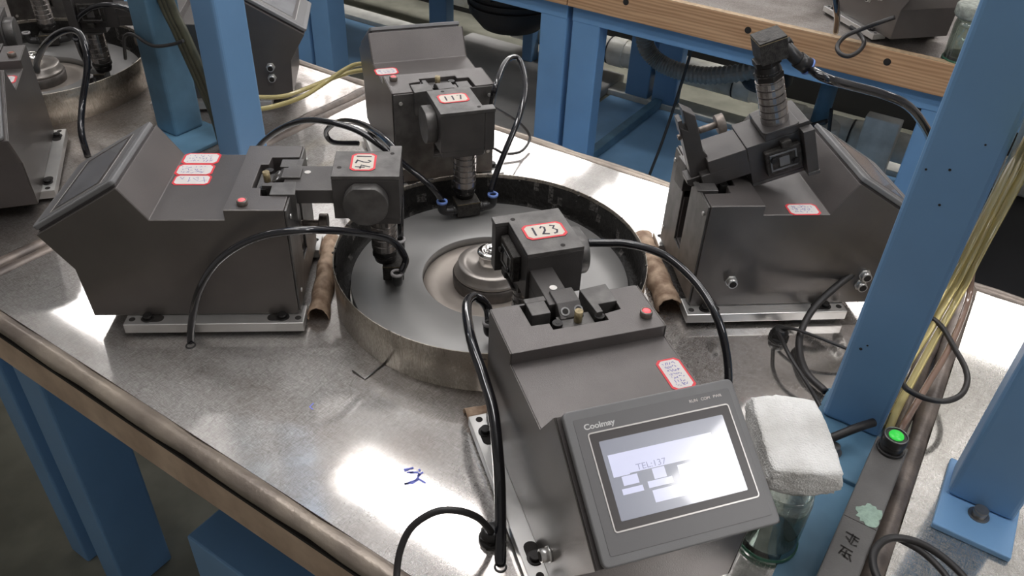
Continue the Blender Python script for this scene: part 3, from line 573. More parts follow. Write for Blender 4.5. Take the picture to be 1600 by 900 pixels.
# far bench
dE = W(-0.13, 2.17)
station((PD[0] + dE.x, PD[1] + dE.y), PD[2] - 0.05, 'charcoal station on the pine-edged bench, cable looping from its side', side_jack=((0.17, 0.10, -1), (0.22, 0.12, -1)))

# ------------------------------------------------------------------ basins and lapping plates
def basin(c, label, plabel):
    t = thing('basin', label, 'basin', (c[0], c[1], 0)); R = 0.26
    bm = B(); lathe(bm, [(R - 0.0016, 0.0), (R, 0.0), (R, 0.0725), (R - 0.0008, 0.0740), (R - 0.0016, 0.0725)], seg=128, closed=True); obj('splash_ring', bm, 'steel_band', t)
    rnd = random.Random(3)
    bm = B(); seg = 160; rows = [(0.2375, 0.0012), (0.243, 0.004), (0.250, 0.007), (0.2560, 0.016), (0.2575, 0.030), (0.2580, 0.048), (0.2582, 0.066)]
    G = [[None] * seg for _ in rows]
    for k, (r, z) in enumerate(rows):
        for i in range(seg):
            a = 2 * PI * i / seg; w = 0.5 + 0.5 * math.sin(a * 7 + k) * math.sin(a * 3.3); j = rnd.uniform(0, 0.0042) * w
            zz = z + rnd.uniform(-0.0006, 0.003) * (1 if k < 5 else 0.3)
            G[k][i] = bm.verts.new(((r - (j if k > 2 else 0)) * math.cos(a), (r - (j if k > 2 else 0)) * math.sin(a), zz))
    for k in range(len(rows) - 1):
        for i in range(seg):
            f = bm.faces.new((G[k][i], G[k][(i + 1) % seg], G[k + 1][(i + 1) % seg], G[k + 1][i])); f.smooth = True; f.material_index = 1 if (rnd.random() < 0.10 and k > 1) else 0
    s = obj('sludge', bm, ['sludge', 'sludge_light'], t); s['kind'] = 'stuff'; s['label'] = 'crusted black sludge inside the ring'
    bm = B()
    for k in range(90):
        a = rnd.uniform(0, 2 * PI); r = R - rnd.uniform(0.0, 0.004); z = rnd.choice((0.0735, rnd.uniform(0.05, 0.074))); q = rnd.uniform(0.0012, 0.0032)
        bmesh.ops.create_icosphere(bm, subdivisions=1, radius=q, matrix=Matrix.Translation((r * math.cos(a), r * math.sin(a), z)) @ Matrix.Diagonal((1.2, 0.8, 0.7, 1)))
    s = obj('crust_lumps', bm, 'sludge_light', t); s['kind'] = 'stuff'
    d = thing('lapping_plate', plabel, 'plate', (c[0], c[1], 0.001))
    bm = B(); lathe(bm, [(0.1155, 0.0015), (0.2345, 0.0015), (0.2345, 0.0217), (0.2335, 0.0227), (0.170, 0.0228), (0.1165, 0.0227), (0.1155, 0.0217)], seg=128, closed=True); obj('outer_ring', bm, 'disc', d)
    bm = B(); lathe(bm, [(0.0, 0.0), (0.1150, 0.0), (0.1150, 0.0075), (0.090, 0.0080), (0.0895, 0.0070), (0.0, 0.0070)], seg=96); obj('recessed_plate', bm, 'disc_inner', d)
    bm = B(); lathe(bm, [(0.0635, 0.0070), (0.0645, 0.028), (0.0600, 0.0300)], seg=72); lathe(bm, [(0.0600, 0.0300), (0.0585, 0.0325)], seg=72); obj('hub_base', bm, 'hub_dark', d)
    bm = B(); lathe(bm, [(0.0600, 0.0295), (0.0625, 0.0320), (0.0605, 0.0350), (0.0570, 0.0400), (0.0560, 0.0480), (0.0545, 0.0500), (0.0405, 0.0503), (0.0400, 0.0492), (0.0, 0.0492)], seg=72); obj('hub_flange', bm, 'hub', d)
    bm = B(); lathe(bm, [(0.0205, 0.0492), (0.0210, 0.064), (0.0235, 0.067), (0.0235, 0.070), (0.0195, 0.0735), (0.0120, 0.0740), (0.0105, 0.0700), (0.0060, 0.0700), (0.0055, 0.0740), (0.0, 0.0740)], seg=48); obj('shaft_collar', bm, 'chrome', d)
    return t
basin((-0.0376, 1.1134), 'round steel splash basin in the middle, black sludge crusted inside', 'dark iron lapping plate with stepped hub inside the middle basin')
basin((-1.179, 1.8445), 'steel splash basin on the left bench', 'iron lapping plate with dark hub inside the left bench basin')

# ------------------------------------------------------------------ hoses and cables on the main bench
world_tube('hose', [(-0.1785,1.0508,0.0660),(-0.1732,1.0565,0.0900),(-0.1965,1.0534,0.1250),(-0.2471,1.0045,0.1680),(-0.3043,0.9586,0.1965),(-0.3679,0.9512,0.1845),(-0.4222,0.9449,0.1500),(-0.4596,0.9388,0.0990),(-0.4821,0.9346,0.0400),(-0.4907,0.9285,-0.0040)], 0.0058, 'hose', 'black gloss hose arching in front of the left station to a bench hole', 'hose')
world_tube('hose', [(-0.1949,1.1527,0.0660),(-0.1928,1.1481,0.1000),(-0.1920,1.1580,0.1500),(-0.1938,1.1677,0.1900),(-0.2063,1.1952,0.2100),(-0.2452,1.2680,0.2000),(-0.2984,1.3657,0.1700),(-0.3543,1.4495,0.1300),(-0.3963,1.5054,0.0800),(-0.3884,1.5170,0.0500),(-0.3435,1.5557,0.0300)], 0.0056, 'hose', 'black hose rising beside the head of the left station and looping behind it', 'hose')
world_tube('hose', [(-0.1374,1.2801,0.0660),(-0.1568,1.2705,0.1000),(-0.1932,1.2738,0.1300),(-0.2361,1.2702,0.1700),(-0.2835,1.2917,0.1900),(-0.3291,1.2989,0.2000),(-0.3812,1.3246,0.1900),(-0.4331,1.3552,0.1600),(-0.4873,1.3975,0.1100),(-0.5293,1.4312,0.0600)], 0.0056, 'hose', 'long black hose arching from the left fitting of the back station towards the blue posts', 'hose')
world_tube('hose', [(-0.0488,1.3216,0.0660),(-0.0417,1.3356,0.0900),(-0.0248,1.3633,0.1300),(-0.0018,1.4117,0.1800),(0.0065,1.4772,0.2100),(-0.0045,1.5455,0.2300),(-0.0202,1.5480,0.2400),(-0.0365,1.5091,0.2400),(-0.0504,1.4464,0.2200),(-0.0568,1.4483,0.1800)], 0.0056, 'hose', 'glossy black hose loop standing up at the right of the back station', 'hose')
world_tube('cable', [(-0.0538,1.5063,0.1500),(-0.0319,1.5874,0.1000),(0.0032,1.6437,0.0500),(0.0232,1.6437,0.0200),(0.0060,1.5928,0.0120),(-0.0285,1.5771,0.0120),(-0.0540,1.5828,0.0200)], 0.0028, 'cable', 'thin black cable loop lying at the right foot of the back station', 'cable')
world_tube('hose', [(-0.0308,0.9273,0.0750),(-0.0347,0.9419,0.0850),(-0.0445,0.9420,0.1000),(-0.0574,0.9357,0.1100),(-0.0631,0.8984,0.1200),(-0.0511,0.8178,0.1300),(-0.0303,0.7556,0.1200),(-0.0163,0.7095,0.1100),(-0.0081,0.6652,0.0900),(-0.0027,0.6357,0.0550),(0.0008,0.5972,0.0200),(0.0028,0.5662,-0.0040)], 0.0072, 'hose', 'thick black hose looping down the left of the nearest station into a bench hole', 'hose')
world_tube('hose', [(0.1039,0.9572,0.2000),(0.1321,0.9523,0.2050),(0.1624,0.9443,0.2100),(0.2104,0.9274,0.2050),(0.2508,0.8840,0.1900),(0.2739,0.8349,0.1700),(0.2883,0.8048,0.1300),(0.2937,0.7861,0.0900),(0.2963,0.7901,0.0500)], 0.0058, 'hose', 'black hose arching right from the head marked 123 and dropping behind the touch panel', 'hose')
world_tube('hose', [(0.4142,1.1455,0.4000),(0.4303,1.1095,0.4000),(0.4807,1.1360,0.3800),(0.5377,1.1617,0.3600),(0.5871,1.1732,0.3400),(0.6365,1.2029,0.3000),(0.6910,1.2499,0.2400),(0.7237,1.2760,0.1600),(0.6935,1.2310,0.1000),(0.6628,1.1867,0.0600)], 0.0068, 'hose', 'black hose running right from the raised probe to behind the right post', 'hose')
world_tube('hose', [(0.6479,1.1655,0.1000),(0.5788,1.1054,0.0850),(0.5298,1.0683,0.0700),(0.4977,1.0456,0.0500),(0.4770,1.0230,0.0350),(0.4609,0.9933,0.0200),(0.4534,0.9560,0.0120),(0.4550,0.9146,0.0100),(0.4732,0.8806,0.0080)], 0.0058, 'cable', 'black cable drooping from the right station past its rail to the blue post', 'cable')
def gland(name, p, label):
    t = thing(name, label, 'cable gland', p)
    bm = B(); lathe(bm, [(0.0, 0), (0.016, 0), (0.016, 0.004), (0.0135, 0.006), (0.0135, 0.014), (0.010, 0.020), (0.0, 0.021)], seg=20); obj('gland_body', bm, 'plastic_black', t, 0.0006)
    bm = B(); cyl(bm, (0, 0, 0.004), (0, 0, 0.010), 0.0155, seg=6, smooth=False); obj('gland_nut', bm, 'black_steel', t)
for p, l in zip([(-0.0096,0.6001,0.0000),(0.4350,1.0101,0.0000)], ('black cable gland beside the thick hose at the bottom edge', 'black cable gland in front of the right station rail')): gland('cable_gland', p, l)
world_tube('cable', [(-0.0099,0.5962,0.0180),(-0.0146,0.5906,0.0350),(-0.0274,0.5855,0.0600),(-0.0493,0.5816,0.0750),(-0.0745,0.5783,0.0750),(-0.0993,0.5688,0.0600),(-0.1113,0.5542,0.0400),(-0.1144,0.5342,0.0200),(-0.1103,0.5126,0.0100)], 0.0042, 'cable', 'thin black cable arching from the gland and off the bottom edge', 'cable')
world_tube('cable', [(0.4286,1.0011,0.0180),(0.4239,0.9679,0.0300),(0.4277,0.9266,0.0300),(0.4419,0.8891,0.0200),(0.4548,0.8619,0.0080),(0.4612,0.8339,0.0040)], 0.0032, 'cable', 'thin cable leading forward from the gland below the right station', 'cable')
world_tube('cable', [(0.4329,1.0110,0.0180),(0.4494,0.9979,0.0300),(0.4775,0.9754,0.0350),(0.5101,0.9624,0.0300),(0.5299,0.9575,0.0250)], 0.0026, 'cable', 'thin cable leading right from the gland to the blue post', 'cable')
# holes where hoses dive through the sheet
for p, l in zip([(-0.4873,0.9211,0.0000),(0.0028,0.5618,0.0000)], ('black rubber grommet around the hose end in front of the left station rail', 'black rubber grommet around the thick hose end at the bottom')):
    bm = B(); lathe(bm, [(0.0055, 0), (0.0080, 0), (0.0076, 0.0012), (0.0055, 0.0012)], seg=20, closed=True); tag(obj('grommet', bm, 'cable', loc=p), l, 'grommet')
# bent wire
bm = B(); P_ = [(-0.2313,0.8816,0.0020),(-0.2102,0.8651,0.0020),(-0.1857,0.9020,0.0020)]; o0 = Vector(P_[0])
tube(bm, [Vector(p) - o0 for p in P_], 0.0013, 8, raw=True); tag(obj('bent_rod', bm, 'rail_plate', loc=o0), 'small bent steel rod lying against the basin on the sheet', 'rod')
# pen scribbles on the sheet
bm = B(); o0 = W(-0.60, 0.52)
for st in ([(-0.1289,0.6980,-0.0000),(-0.1225,0.7005,0.0000),(-0.1252,0.6961,0.0000),(-0.1169,0.6966,0.0000)], [(-0.1218,0.6952,0.0000),(-0.1119,0.6969,0.0000),(-0.1081,0.6929,0.0000),(-0.1120,0.6842,-0.0000),(-0.1259,0.6760,-0.0000)], [(-0.1260,0.6770,0.0000),(-0.1155,0.6787,0.0000),(-0.1088,0.6854,0.0000)], [(-0.1098,0.6864,0.0000),(-0.0990,0.6798,0.0000)], [(-0.1300,0.7001,-0.0000),(-0.1243,0.7015,0.0000),(-0.1194,0.7029,0.0000)], [(-0.1111,0.6906,-0.0000),(-0.1067,0.6951,0.0000),(-0.1044,0.6974,0.0000)], [(-0.1197,0.7050,0.0000),(-0.1184,0.7019,-0.0000)], [(-0.1101,0.7024,-0.0000),(-0.1087,0.6982,0.0000)]):
    ribbon(bm, [(p[0], p[1]) for p in st], 0.0028, 0.0004)
for st in ([(-0.2741,0.8124,0.0000),(-0.2778,0.8045,0.0000),(-0.2722,0.7999,0.0000)],): ribbon(bm, [(p[0], p[1]) for p in st], 0.0018, 0.0004)
sc = obj('marker_scribble', bm, 'ink_marker', tb); sc['label'] = 'blue marker scribble on the steel sheet'
sc.matrix_parent_inverse = (Matrix.Translation(tb.location) @ Matrix.Rotation(TH, 4, 'Z')).inverted()

# ------------------------------------------------------------------ kraft paper pads
def paper_roll(p0, p1, r, label, seed, flat=0.8):
    p0, p1 = Vector(p0), Vector(p1); o0 = p0.copy(); rnd = random.Random(seed); d = p1 - p0; n = 26; bm = B(); x = Vector((0, 0, 1)).cross(d).normalized(); rings = []
    for i in range(n + 1):
        c = d * i / n; ring = []
        for k in range(17):
            a = PI * 1.25 * k / 16 - PI * 0.125; rr = r * (1 + rnd.uniform(-0.05, 0.05) + 0.06 * math.sin(i * 0.8 + k * 0.5))
            ring.append(bm.verts.new(c + x * math.cos(a) * rr + Vector((0, 0, max(0.001, r * 0.25 + math.sin(a) * rr * flat)))))
        rings.append(ring)
    for a, b in zip(rings, rings[1:]):
        for k in range(16): bm.faces.new((a[k], a[k + 1], b[k + 1], b[k])).smooth = True
    o = obj('paper_roll', bm, 'paper'); o.location = o0
    s = o.modifiers.new('solid', 'SOLIDIFY'); s.thickness = 0.0012
    return tag(o, label, 'paper roll', None)
def loc(Pu, s, t, z=0.0):
    return (Pu[0] + s * math.cos(Pu[2]) - t * math.sin(Pu[2]), Pu[1] + s * math.sin(Pu[2]) + t * math.cos(Pu[2]), z)
paper_roll(loc(PA, -0.024, -0.13), loc(PA, -0.026, 0.088), 0.0165, 'stained brown paper roll between the left station and the basin', 1, 1.3)
paper_roll(loc(PC, -0.030, 0.125), loc(PC, -0.026, -0.085), 0.021, 'stained brown paper roll between the right station and the basin', 2, 1.1)
paper_roll(loc(PB_, -0.025, 0.11), loc(PB_, -0.025, -0.112), 0.017, 'brown paper roll at the foot of the back station', 3, 1.1)
paper_roll(loc(PD, -0.024, -0.122), loc(PD, -0.024, 0.09), 0.015, 'brown paper scrap poking out left of the nearest station', 4, 1.0)

# ------------------------------------------------------------------ jar, foam, button case at the right
def jar(p, r, h, label, lab2, foam, fm='foam'):
    t = thing('glass_jar', label, 'jar', p)
    bm = B(); lathe(bm, [(0, 0.0), (r, 0.0), (r, 0.008), (r * 0.96, 0.012), (r * 0.97, h * 0.8), (r * 0.9, h), (r * 0.86, h), (r * 0.9, h * 0.8), (r * 0.9, 0.014), (0, 0.012)], seg=40); obj('glass_wall', bm, 'glass', t)
    bm = B(); lathe(bm, [(r * 0.97, 0.001), (r * 1.02, 0.001), (r * 1.02, 0.008), (r * 0.97, 0.009)], seg=40, closed=True); obj('green_base', bm, 'glass_rim', t)
    bm = B(); lathe(bm, [(0, 0.0125), (r * 0.88, 0.0145), (r * 0.88, h * 0.14), (0, h * 0.14)], seg=32); obj('contents', bm, 'slurry', t)
    return t
jp = [(0.3279,0.6200,0.0000)][0]
jar(jp, 0.037, 0.106, 'glass jar with green base under the white foam block', None, True)
def foam_block(c, dx, dy, dz, rz, label, m='foam', seed=1):
    bm = B(); bmesh.ops.create_cube(bm, size=1.0); bmesh.ops.subdivide_edges(bm, edges=bm.edges[:], cuts=14, use_grid_fill=True); rnd = random.Random(seed)
    for v in bm.verts:
        x, y, z = v.co
        k = 0.07
        q = Vector((x, y, z)); 
        f = 1 - 0.05 * max(0, (abs(x) + abs(y) + abs(z)) - 1.15) * 4
        v.co = Vector((x * dx * f, y * dy * f, z * dz * (1 - 0.10 * math.cos(x * 5) * math.sin(y * 6 + 1))))
        v.co += Vector((rnd.uniform(-1, 1), rnd.uniform(-1, 1), rnd.uniform(-1, 1))) * 0.0009
    for f in bm.faces: f.smooth = True
    o = obj('foam_block', bm, m); o.location = c; o.rotation_euler = (0.02, 0.03, rz)
    return tag(o, label, 'foam')
foam_block((0.3385, 0.661, 0.1275), 0.083, 0.120, 0.036, 0.02, 'white foam block lying on the glass jar beside the touch panel')

def button_case():
    a, b, c_, d = [Vector(p) for p in [(0.4911,0.7409,0.0520),(0.5199,0.7273,0.0520),(0.3290,0.4878,0.0520),(0.3665,0.4898,0.0520)]]
    ax = ((c_ + d) / 2 - (a + b) / 2); L = ax.length; ax.normalize(); w = 0.040
    mid = (a + b) / 2; t = thing('button_case', 'long grey pendant control case with a lit green button, lower right', 'control', (mid.x, mid.y, 0.012), math.atan2(ax.y, ax.x))
    bm = B(); box(bm, -0.012, L, -w/2, w/2, 0, 0.040); obj('case', bm, 'bar', t, 0.002, 2)
    bm = B(); box(bm, L * 0.50, L * 0.503, -w/2 + 0.001, w/2 - 0.001, 0.0399, 0.0402); obj('case_joint', bm, 'groove', t)
    bm = B(); cyl(bm, (0.004, 0, 0.040), (0.004, 0, 0.0445), 0.0178, seg=28); cyl(bm, (0.004, 0, 0.0445), (0.004, 0, 0.054), 0.0150, seg=28); cyl(bm, (0.004, 0, 0.054), (0.004, 0, 0.0655), 0.0162, 0.0150, seg=28); bt = obj('button', bm, 'plastic_black', t, 0.0008)
    bm = B(); lathe(bm, [(0.0135, 0.0655), (0.0150, 0.0655), (0.0150, 0.0668), (0.0135, 0.0668)], (0.004, 0, 0), 28, closed=True); obj('button_rim', bm, 'rail_plate', bt)
    bm = B(); lathe(bm, [(0.0, 0.0655), (0.0095, 0.0655), (0.0088, 0.0675), (0.0, 0.0680)], (0.004, 0, 0), 24); obj('green_lens', bm, 'lamp_green', bt)
    rnd = random.Random(5); bm = B(); pts = []
    for k in range(26):
        an = 2 * PI * k / 26; rr = 0.0165 * (0.8 + rnd.uniform(-0.1, 0.25)); pts.append((0.128 + rr * 1.2 * math.cos(an), min(0.0195, -(-0.006) + rr * math.sin(an))))
    prism(bm, pts, 'z', 0.0400, 0.0406); pm = obj('paint_smear', bm, 'mint', t); pm['label'] = 'mint green paint smear'
    bm = B(); s = 0.0125
    g1 = [[(0, .9), (1, .8)], [(.5, 1), (.45, .1)], [(.1, .5), (.4, .3)], [(.6, .6), (1, .5)], [(.7, .9), (.6, .0), (1, .1)]]
    g2 = [[(0, 1), (.9, .9)], [(.3, 1), (.1, .2)], [(.5, .8), (.5, .1)], [(.1, .5), (.9, .55)], [(.7, .6), (1, .0)], [(.3, .3), (.8, .1)]]
    for gi, g in enumerate((g1, g2)):
        for st in g: ribbon(bm, [(0.168 + gi * 0.024 + (1 - q) * s * 1.3, -0.010 + p * s * 1.3) for p, q in st], 0.0019, 0.0406)
    ch = obj('lettering', bm, 'groove', t); ch['label'] = 'two dark handwritten characters'
button_case()

# ------------------------------------------------------------------ clear tubes and cables at the right
right_paths = [[(0.3627,0.5341,0.6200),(0.5452,0.8032,0.4500),(0.6475,0.9571,0.3000),(0.6935,1.0290,0.1700),(0.6958,1.0384,0.0900),(0.6490,0.9802,0.0500),(0.5983,0.9177,0.0300),(0.5584,0.8571,0.0200),(0.5281,0.8092,0.0150)],
               [(0.3965,0.5725,0.6000),(0.5750,0.8297,0.4300),(0.6607,0.9583,0.2900),(0.7050,1.0287,0.1650),(0.7048,1.0308,0.0900),(0.6606,0.9747,0.0450),(0.6033,0.8971,0.0300),(0.5610,0.8379,0.0200),(0.5330,0.7942,0.0120)],
               [(0.3412,0.5085,0.6300),(0.5239,0.7815,0.4600),(0.6225,0.9330,0.3100),(0.6754,1.0178,0.1800),(0.6809,1.0357,0.1000),(0.6447,0.9912,0.0600),(0.6013,0.9395,0.0300),(0.5535,0.8700,0.0200),(0.5202,0.8211,0.0150)]]
for pth, m, l in zip(right_paths, ('tube', 'tube', 'tube'), ('middle of three clear yellowish tubes running down beside the right post', 'right of three clear yellowish tubes running down beside the right post', 'left of three clear yellowish tubes, nearest the right post')):
    world_tube('clear_tube', pth, 0.0058, m, l, 'tube', group='clear tubes beside the right post')
world_tube('clear_tube', [(0.6761,1.0168,0.2500),(0.7260,1.0600,0.1200),(0.7293,1.0421,0.0700),(0.6723,0.9517,0.0500),(0.6194,0.8845,0.0300),(0.5732,0.8261,0.0200),(0.5359,0.7798,0.0150)], 0.005, 'tube_red', 'reddish glossy tube beside the yellowish ones at the right post', 'tube')
world_tube('cable', [(0.6507,1.0123,0.0600),(0.6616,0.9979,0.0620),(0.6692,0.9775,0.0600),(0.6720,0.9386,0.0550),(0.6695,0.8957,0.0550),(0.6589,0.8639,0.0550),(0.6374,0.8363,0.0550),(0.6095,0.8230,0.0550),(0.5844,0.8275,0.0550),(0.5671,0.8416,0.0550),(0.5662,0.8598,0.0500)], 0.0042, 'cable', 'black cable loop hung around the clear tubes at the right', 'cable')
world_tube('cable', [(0.4236,0.5137,0.0550),(0.4207,0.5453,0.0550),(0.4285,0.5690,0.0550),(0.4484,0.5866,0.0550),(0.4715,0.5888,0.0550),(0.4938,0.5788,0.0550),(0.5135,0.5546,0.0550),(0.5271,0.5195,0.0550)], 0.0045, 'cable', 'black cable loop at the bottom edge right of the grey case', 'cable')
world_tube('cable', [(0.4669,0.5921,0.0500),(0.4870,0.5759,0.0500),(0.5002,0.5531,0.0500),(0.5089,0.5216,0.0500)], 0.004, 'cable', 'second black cable running off the bottom edge at the right', 'cable')
world_tube('cable', [(0.4341,0.7685,0.0200),(0.4543,0.7723,0.0300),(0.4795,0.7788,0.0400),(0.5050,0.7900,0.0400)], 0.006, 'cable', 'short thick black cable at the foot of the right post', 'cable')

# clear tubes at the left, running behind the back station
world_tube('clear_tube', [(-0.5708,1.5336,0.1100),(-0.5407,1.5530,0.1000),(-0.5118,1.6011,0.0900),(-0.4751,1.6490,0.0900),(-0.4376,1.7074,0.1000),(-0.3987,1.7370,0.1200),(-0.3679,1.7460,0.1300),(-0.3259,1.7364,0.1300),(-0.3013,1.7541,0.1000)], 0.0052, 'tube', 'upper of two clear yellow tubes crossing the bright sheet left of the back station', 'tube')
world_tube('clear_tube', [(-0.5892,1.5958,0.1100),(-0.5614,1.6317,0.0900),(-0.5228,1.6661,0.0800),(-0.4906,1.7358,0.0700),(-0.4454,1.7694,0.0800),(-0.4001,1.7926,0.0900),(-0.3506,1.7857,0.1000),(-0.3043,1.7706,0.0900)], 0.0052, 'tube', 'lower of two clear yellow tubes crossing the bright sheet left of the back station', 'tube')
for k, l in ((0, 'left'), (1, 'middle'), (2, 'right')):
    dk = (k - 1) * 0.0145
    world_tube('murky_tube', [W(-1.470 + dk, 0.985, 0.55), W(-1.447 + dk, 0.985, 0.322), W(-1.415 + dk, 0.985, 0.239), W(-1.378 + dk, 0.985, 0.152), W(-1.360 + dk * 0.8, 0.99, 0.08), W(-1.352 + dk * 0.6, 0.99, 0.01)], 0.0085, 'tube_dark', l + ' of three murky olive tubes strapped between the two blue posts', 'tube', group='murky tubes between the left posts')
world_tube('strap', [W(-1.60, 0.965, 0.150), W(-1.575, 0.955, 0.188), W(-1.548, 0.946, 0.217), W(-1.522, 0.948, 0.225), W(-1.485, 0.948, 0.217), W(-1.455, 0.950, 0.216), W(-1.425, 0.968, 0.222), W(-1.395, 0.972, 0.235)], 0.0035, 'cable', 'black strap wound across the darker left post', 'strap')

# ------------------------------------------------------------------ left bench bits
world_tube('hose', [(-1.1179,1.7534,0.0700),(-1.1023,1.7410,0.1000),(-1.0426,1.6987,0.1600),(-0.9808,1.6699,0.2000),(-0.9335,1.6443,0.2100),(-0.9072,1.6094,0.1900),(-0.9062,1.5887,0.1500),(-0.9202,1.5620,0.0900),(-0.9101,1.5094,0.0500),(-0.9041,1.4951,0.0000)], 0.0070, 'hose', 'black gloss hose standing in an arch over the left bench basin', 'hose')
world_tube('hose', [(-1.0089,1.7771,0.1800),(-0.9892,1.7716,0.2000),(-0.9548,1.7675,0.2200),(-0.9137,1.7601,0.2300),(-0.8783,1.7706,0.2200),(-0.8495,1.7755,0.2000)], 0.0062, 'hose', 'black hose crossing the top left corner behind the arching one', 'hose')
world_tube('hose', [(-1.0108,1.7627,0.1500),(-1.0250,1.7948,0.1000),(-1.0266,1.8136,0.0600)], 0.0058, 'hose', 'short black hose diving to the probe over the left bench plate', 'hose')

# ------------------------------------------------------------------ far bench bits
world_tube('cable', [(1.0662,2.3688,0.1000),(1.0255,2.3724,0.0800),(0.9929,2.4000,0.0500),(0.9540,2.3967,0.0300),(0.9169,2.3447,0.0200),(0.9109,2.3038,0.0120),(0.9285,2.2762,0.0120),(0.9707,2.3141,0.0150),(1.0044,2.3779,0.0200),(1.0011,2.4253,0.0300),(0.9785,2.4491,0.0400)], 0.0065, 'cable', 'grey cable loop hanging over the pine beam edge', 'cable')
world_tube('hose', [(0.9438,2.4567,0.0200),(0.9110,2.3888,0.0800),(0.8694,2.3107,0.1400),(0.8385,2.2808,0.2000)], 0.009, 'hose', 'dark hose standing behind the pine beam, left of the cable loop', 'hose')
j2 = jar(W(-0.135, 2.645), 0.050, 0.125, 'small glass jar on the pine-edged bench, half behind the right post', None, True)
bm = B(); lathe(bm, [(0, 0), (0.056, 0.0), (0.060, 0.006), (0.060, 0.030), (0.055, 0.036), (0, 0.036)], seg=32)
fo = obj('foam_disc', bm, 'foam_dirty'); fo.location = W(-0.135, 2.645, 0.125); tag(fo, 'round greyish foam lid on the far jar', 'foam')

# ------------------------------------------------------------------ things under the far benches
def uvbox(name, u0, u1, v0, v1, z0, z1, m, label, cat, bv=0.0, kind=None):
    bm = B(); box(bm, 0, u1 - u0, 0, v1 - v0, 0, z1 - z0); o = obj(name, bm, m, None, bv); o.location = W(u0, v0, z0); o.rotation_euler = (0, 0, TH)
    return tag(o, label, cat, None, kind)
uvbox('floor_mat', -5.0, -2.86, 1.9, 3.47, FLOOR, FLOOR + 0.006, 'floor_blue', 'blue painted floor strip seen between the far left blue legs', 'floor mat')
uvbox('floor_mat', -1.62, -0.05, 1.62, 3.47, FLOOR, FLOOR + 0.006, 'floor_blue', 'blue painted floor strip under the pine-edged bench', 'floor mat')
uvbox('cover_sheet', -2.60, -1.64, 2.0, 3.66, FLOOR, FLOOR + 0.05, 'sheet_grey', 'grey sheet cover on the floor behind the back station', 'cover', 0.01)
uvbox('machine_base', 0.0, 1.6, 2.0, 3.4, FLOOR, FLOOR + 0.12, 'dark', 'black machine base in the gap right of the right post', 'machine base', 0.01)
uvbox('cable_channel', -5.0, -2.62, 3.475, 3.60, FLOOR, FLOOR + 0.03, 'pvc_dirty', 'dusty cream floor channel, left stretch, under the far benches', 'channel', 0.004)
uvbox('cable_channel', -1.74, 1.5, 3.475, 3.60, FLOOR, FLOOR + 0.03, 'pvc_dirty', 'dusty cream floor channel, right stretch, under the far benches', 'channel', 0.004)
uvbox('dark_backing', -5.2, 1.6, 4.02, 4.06, FLOOR, -0.26, 'dark', 'black sheet standing in for the dark under the far benches', 'panel')  # added sheet, its black stands in for the darkness back there
def pvc(u0, u1, v, z, r, label, couplings=()):
    t = thing('pvc_pipe', label, 'pipe', W(u0, v, z), TH); L = u1 - u0
    bm = B(); cyl(bm, (0, 0, 0), (L, 0, 0), r, seg=32); obj('pipe_run', bm, 'pvc', t)
    for cu in couplings:
        bm = B(); cyl(bm, (cu - u0 - 0.04, 0, 0), (cu - u0 + 0.04, 0, 0), r * 1.09, seg=32); obj('coupling', bm, 'pvc', t, 0.002)
        bm = B(); cyl(bm, (cu - u0 - 0.05, 0, 0), (cu - u0 - 0.044, 0, 0), r * 1.05, seg=32); obj('clamp_band', bm, 'cable', t)
    return t
pvc(-5.0, -2.62, 3.74, -0.60, 0.055, 'cream pipe in the dark under the far left benches', (-3.0,))
pvc(-2.28, -0.86, 3.60, -0.625, 0.064, 'cream pipe seen between the blue legs under the pine beam', (-2.0, -1.66, -1.0))
pvc(-0.84, 1.3, 3.42, -0.64, 0.062, 'cream pipe behind the raised probe and the round flange', (-0.72, -0.42))
uvbox('junction_cover', -1.86, -1.76, 3.20, 3.24, -0.62, -0.20, 'pvc', 'upright cream cover beside the left blue leg of the pair', 'cover', 0.005)
uvbox('junction_cover', -0.40, -0.27, 3.16, 3.22, -0.69, -0.44, 'pvc', 'tilted cream cover beside the blue leg behind the right post', 'cover', 0.005)
uvbox('terminal_box', -1.50, -1.25, 3.60, 3.66, -0.42, -0.33, 'pvc_dirty', 'pale terminal box under the pine beam between blue legs', 'box', 0.004)
bm = B(); pts = spline([W(-1.32, 3.06, -0.16), W(-1.315, 3.08, -0.33), W(-1.27, 3.1, -0.405), W(-1.18, 3.1, -0.432), W(-1.04, 3.1, -0.425), W(-0.88, 3.1, -0.37), W(-0.70, 3.14, -0.28)], 16); o0 = pts[0].copy()
tube(bm, [p - o0 for p in pts], 0.03, 16, raw=True, rfun=lambda i, n: 0.037 if i % 2 else 0.031)
for f in bm.faces: f.smooth = False
tag(obj('corrugated_hose', bm, 'corr', loc=o0), 'grey corrugated hose sagging under the pine beam', 'hose')
def motor(u, v, z, r, h, label, tilt=0.0):
    t = thing('motor', label, 'motor', W(u, v, z), TH)
    bm = B(); lathe(bm, [(0, 0), (r * 0.7, 0), (r, r * 0.35), (r, h * 0.75), (r * 0.85, h), (0, h)], seg=40); obj('motor_case', bm, 'dark', t)
    bm = B()
    for k in range(5): lathe(bm, [(r * 1.0, h * (0.3 + k * 0.09)), (r * 1.04, h * (0.3 + k * 0.09)), (r * 1.04, h * (0.32 + k * 0.09)), (r, h * (0.32 + k * 0.09))], seg=40, closed=True)
    obj('cooling_fins', bm, 'dark', t)
    bm = B(); box(bm, -0.05, 0.05, -r - 0.05, -r + 0.02, h * 0.5, h * 0.8); obj('terminal_cover', bm, 'dark', t, 0.006)
motor(-2.05, 3.2, -0.47, 0.20, 0.35, 'black motor hanging under the bench behind the back station')
motor(-0.82, 3.2, -0.45, 0.11, 0.33, 'black motor hanging under the pine-edged bench behind the raised probe')
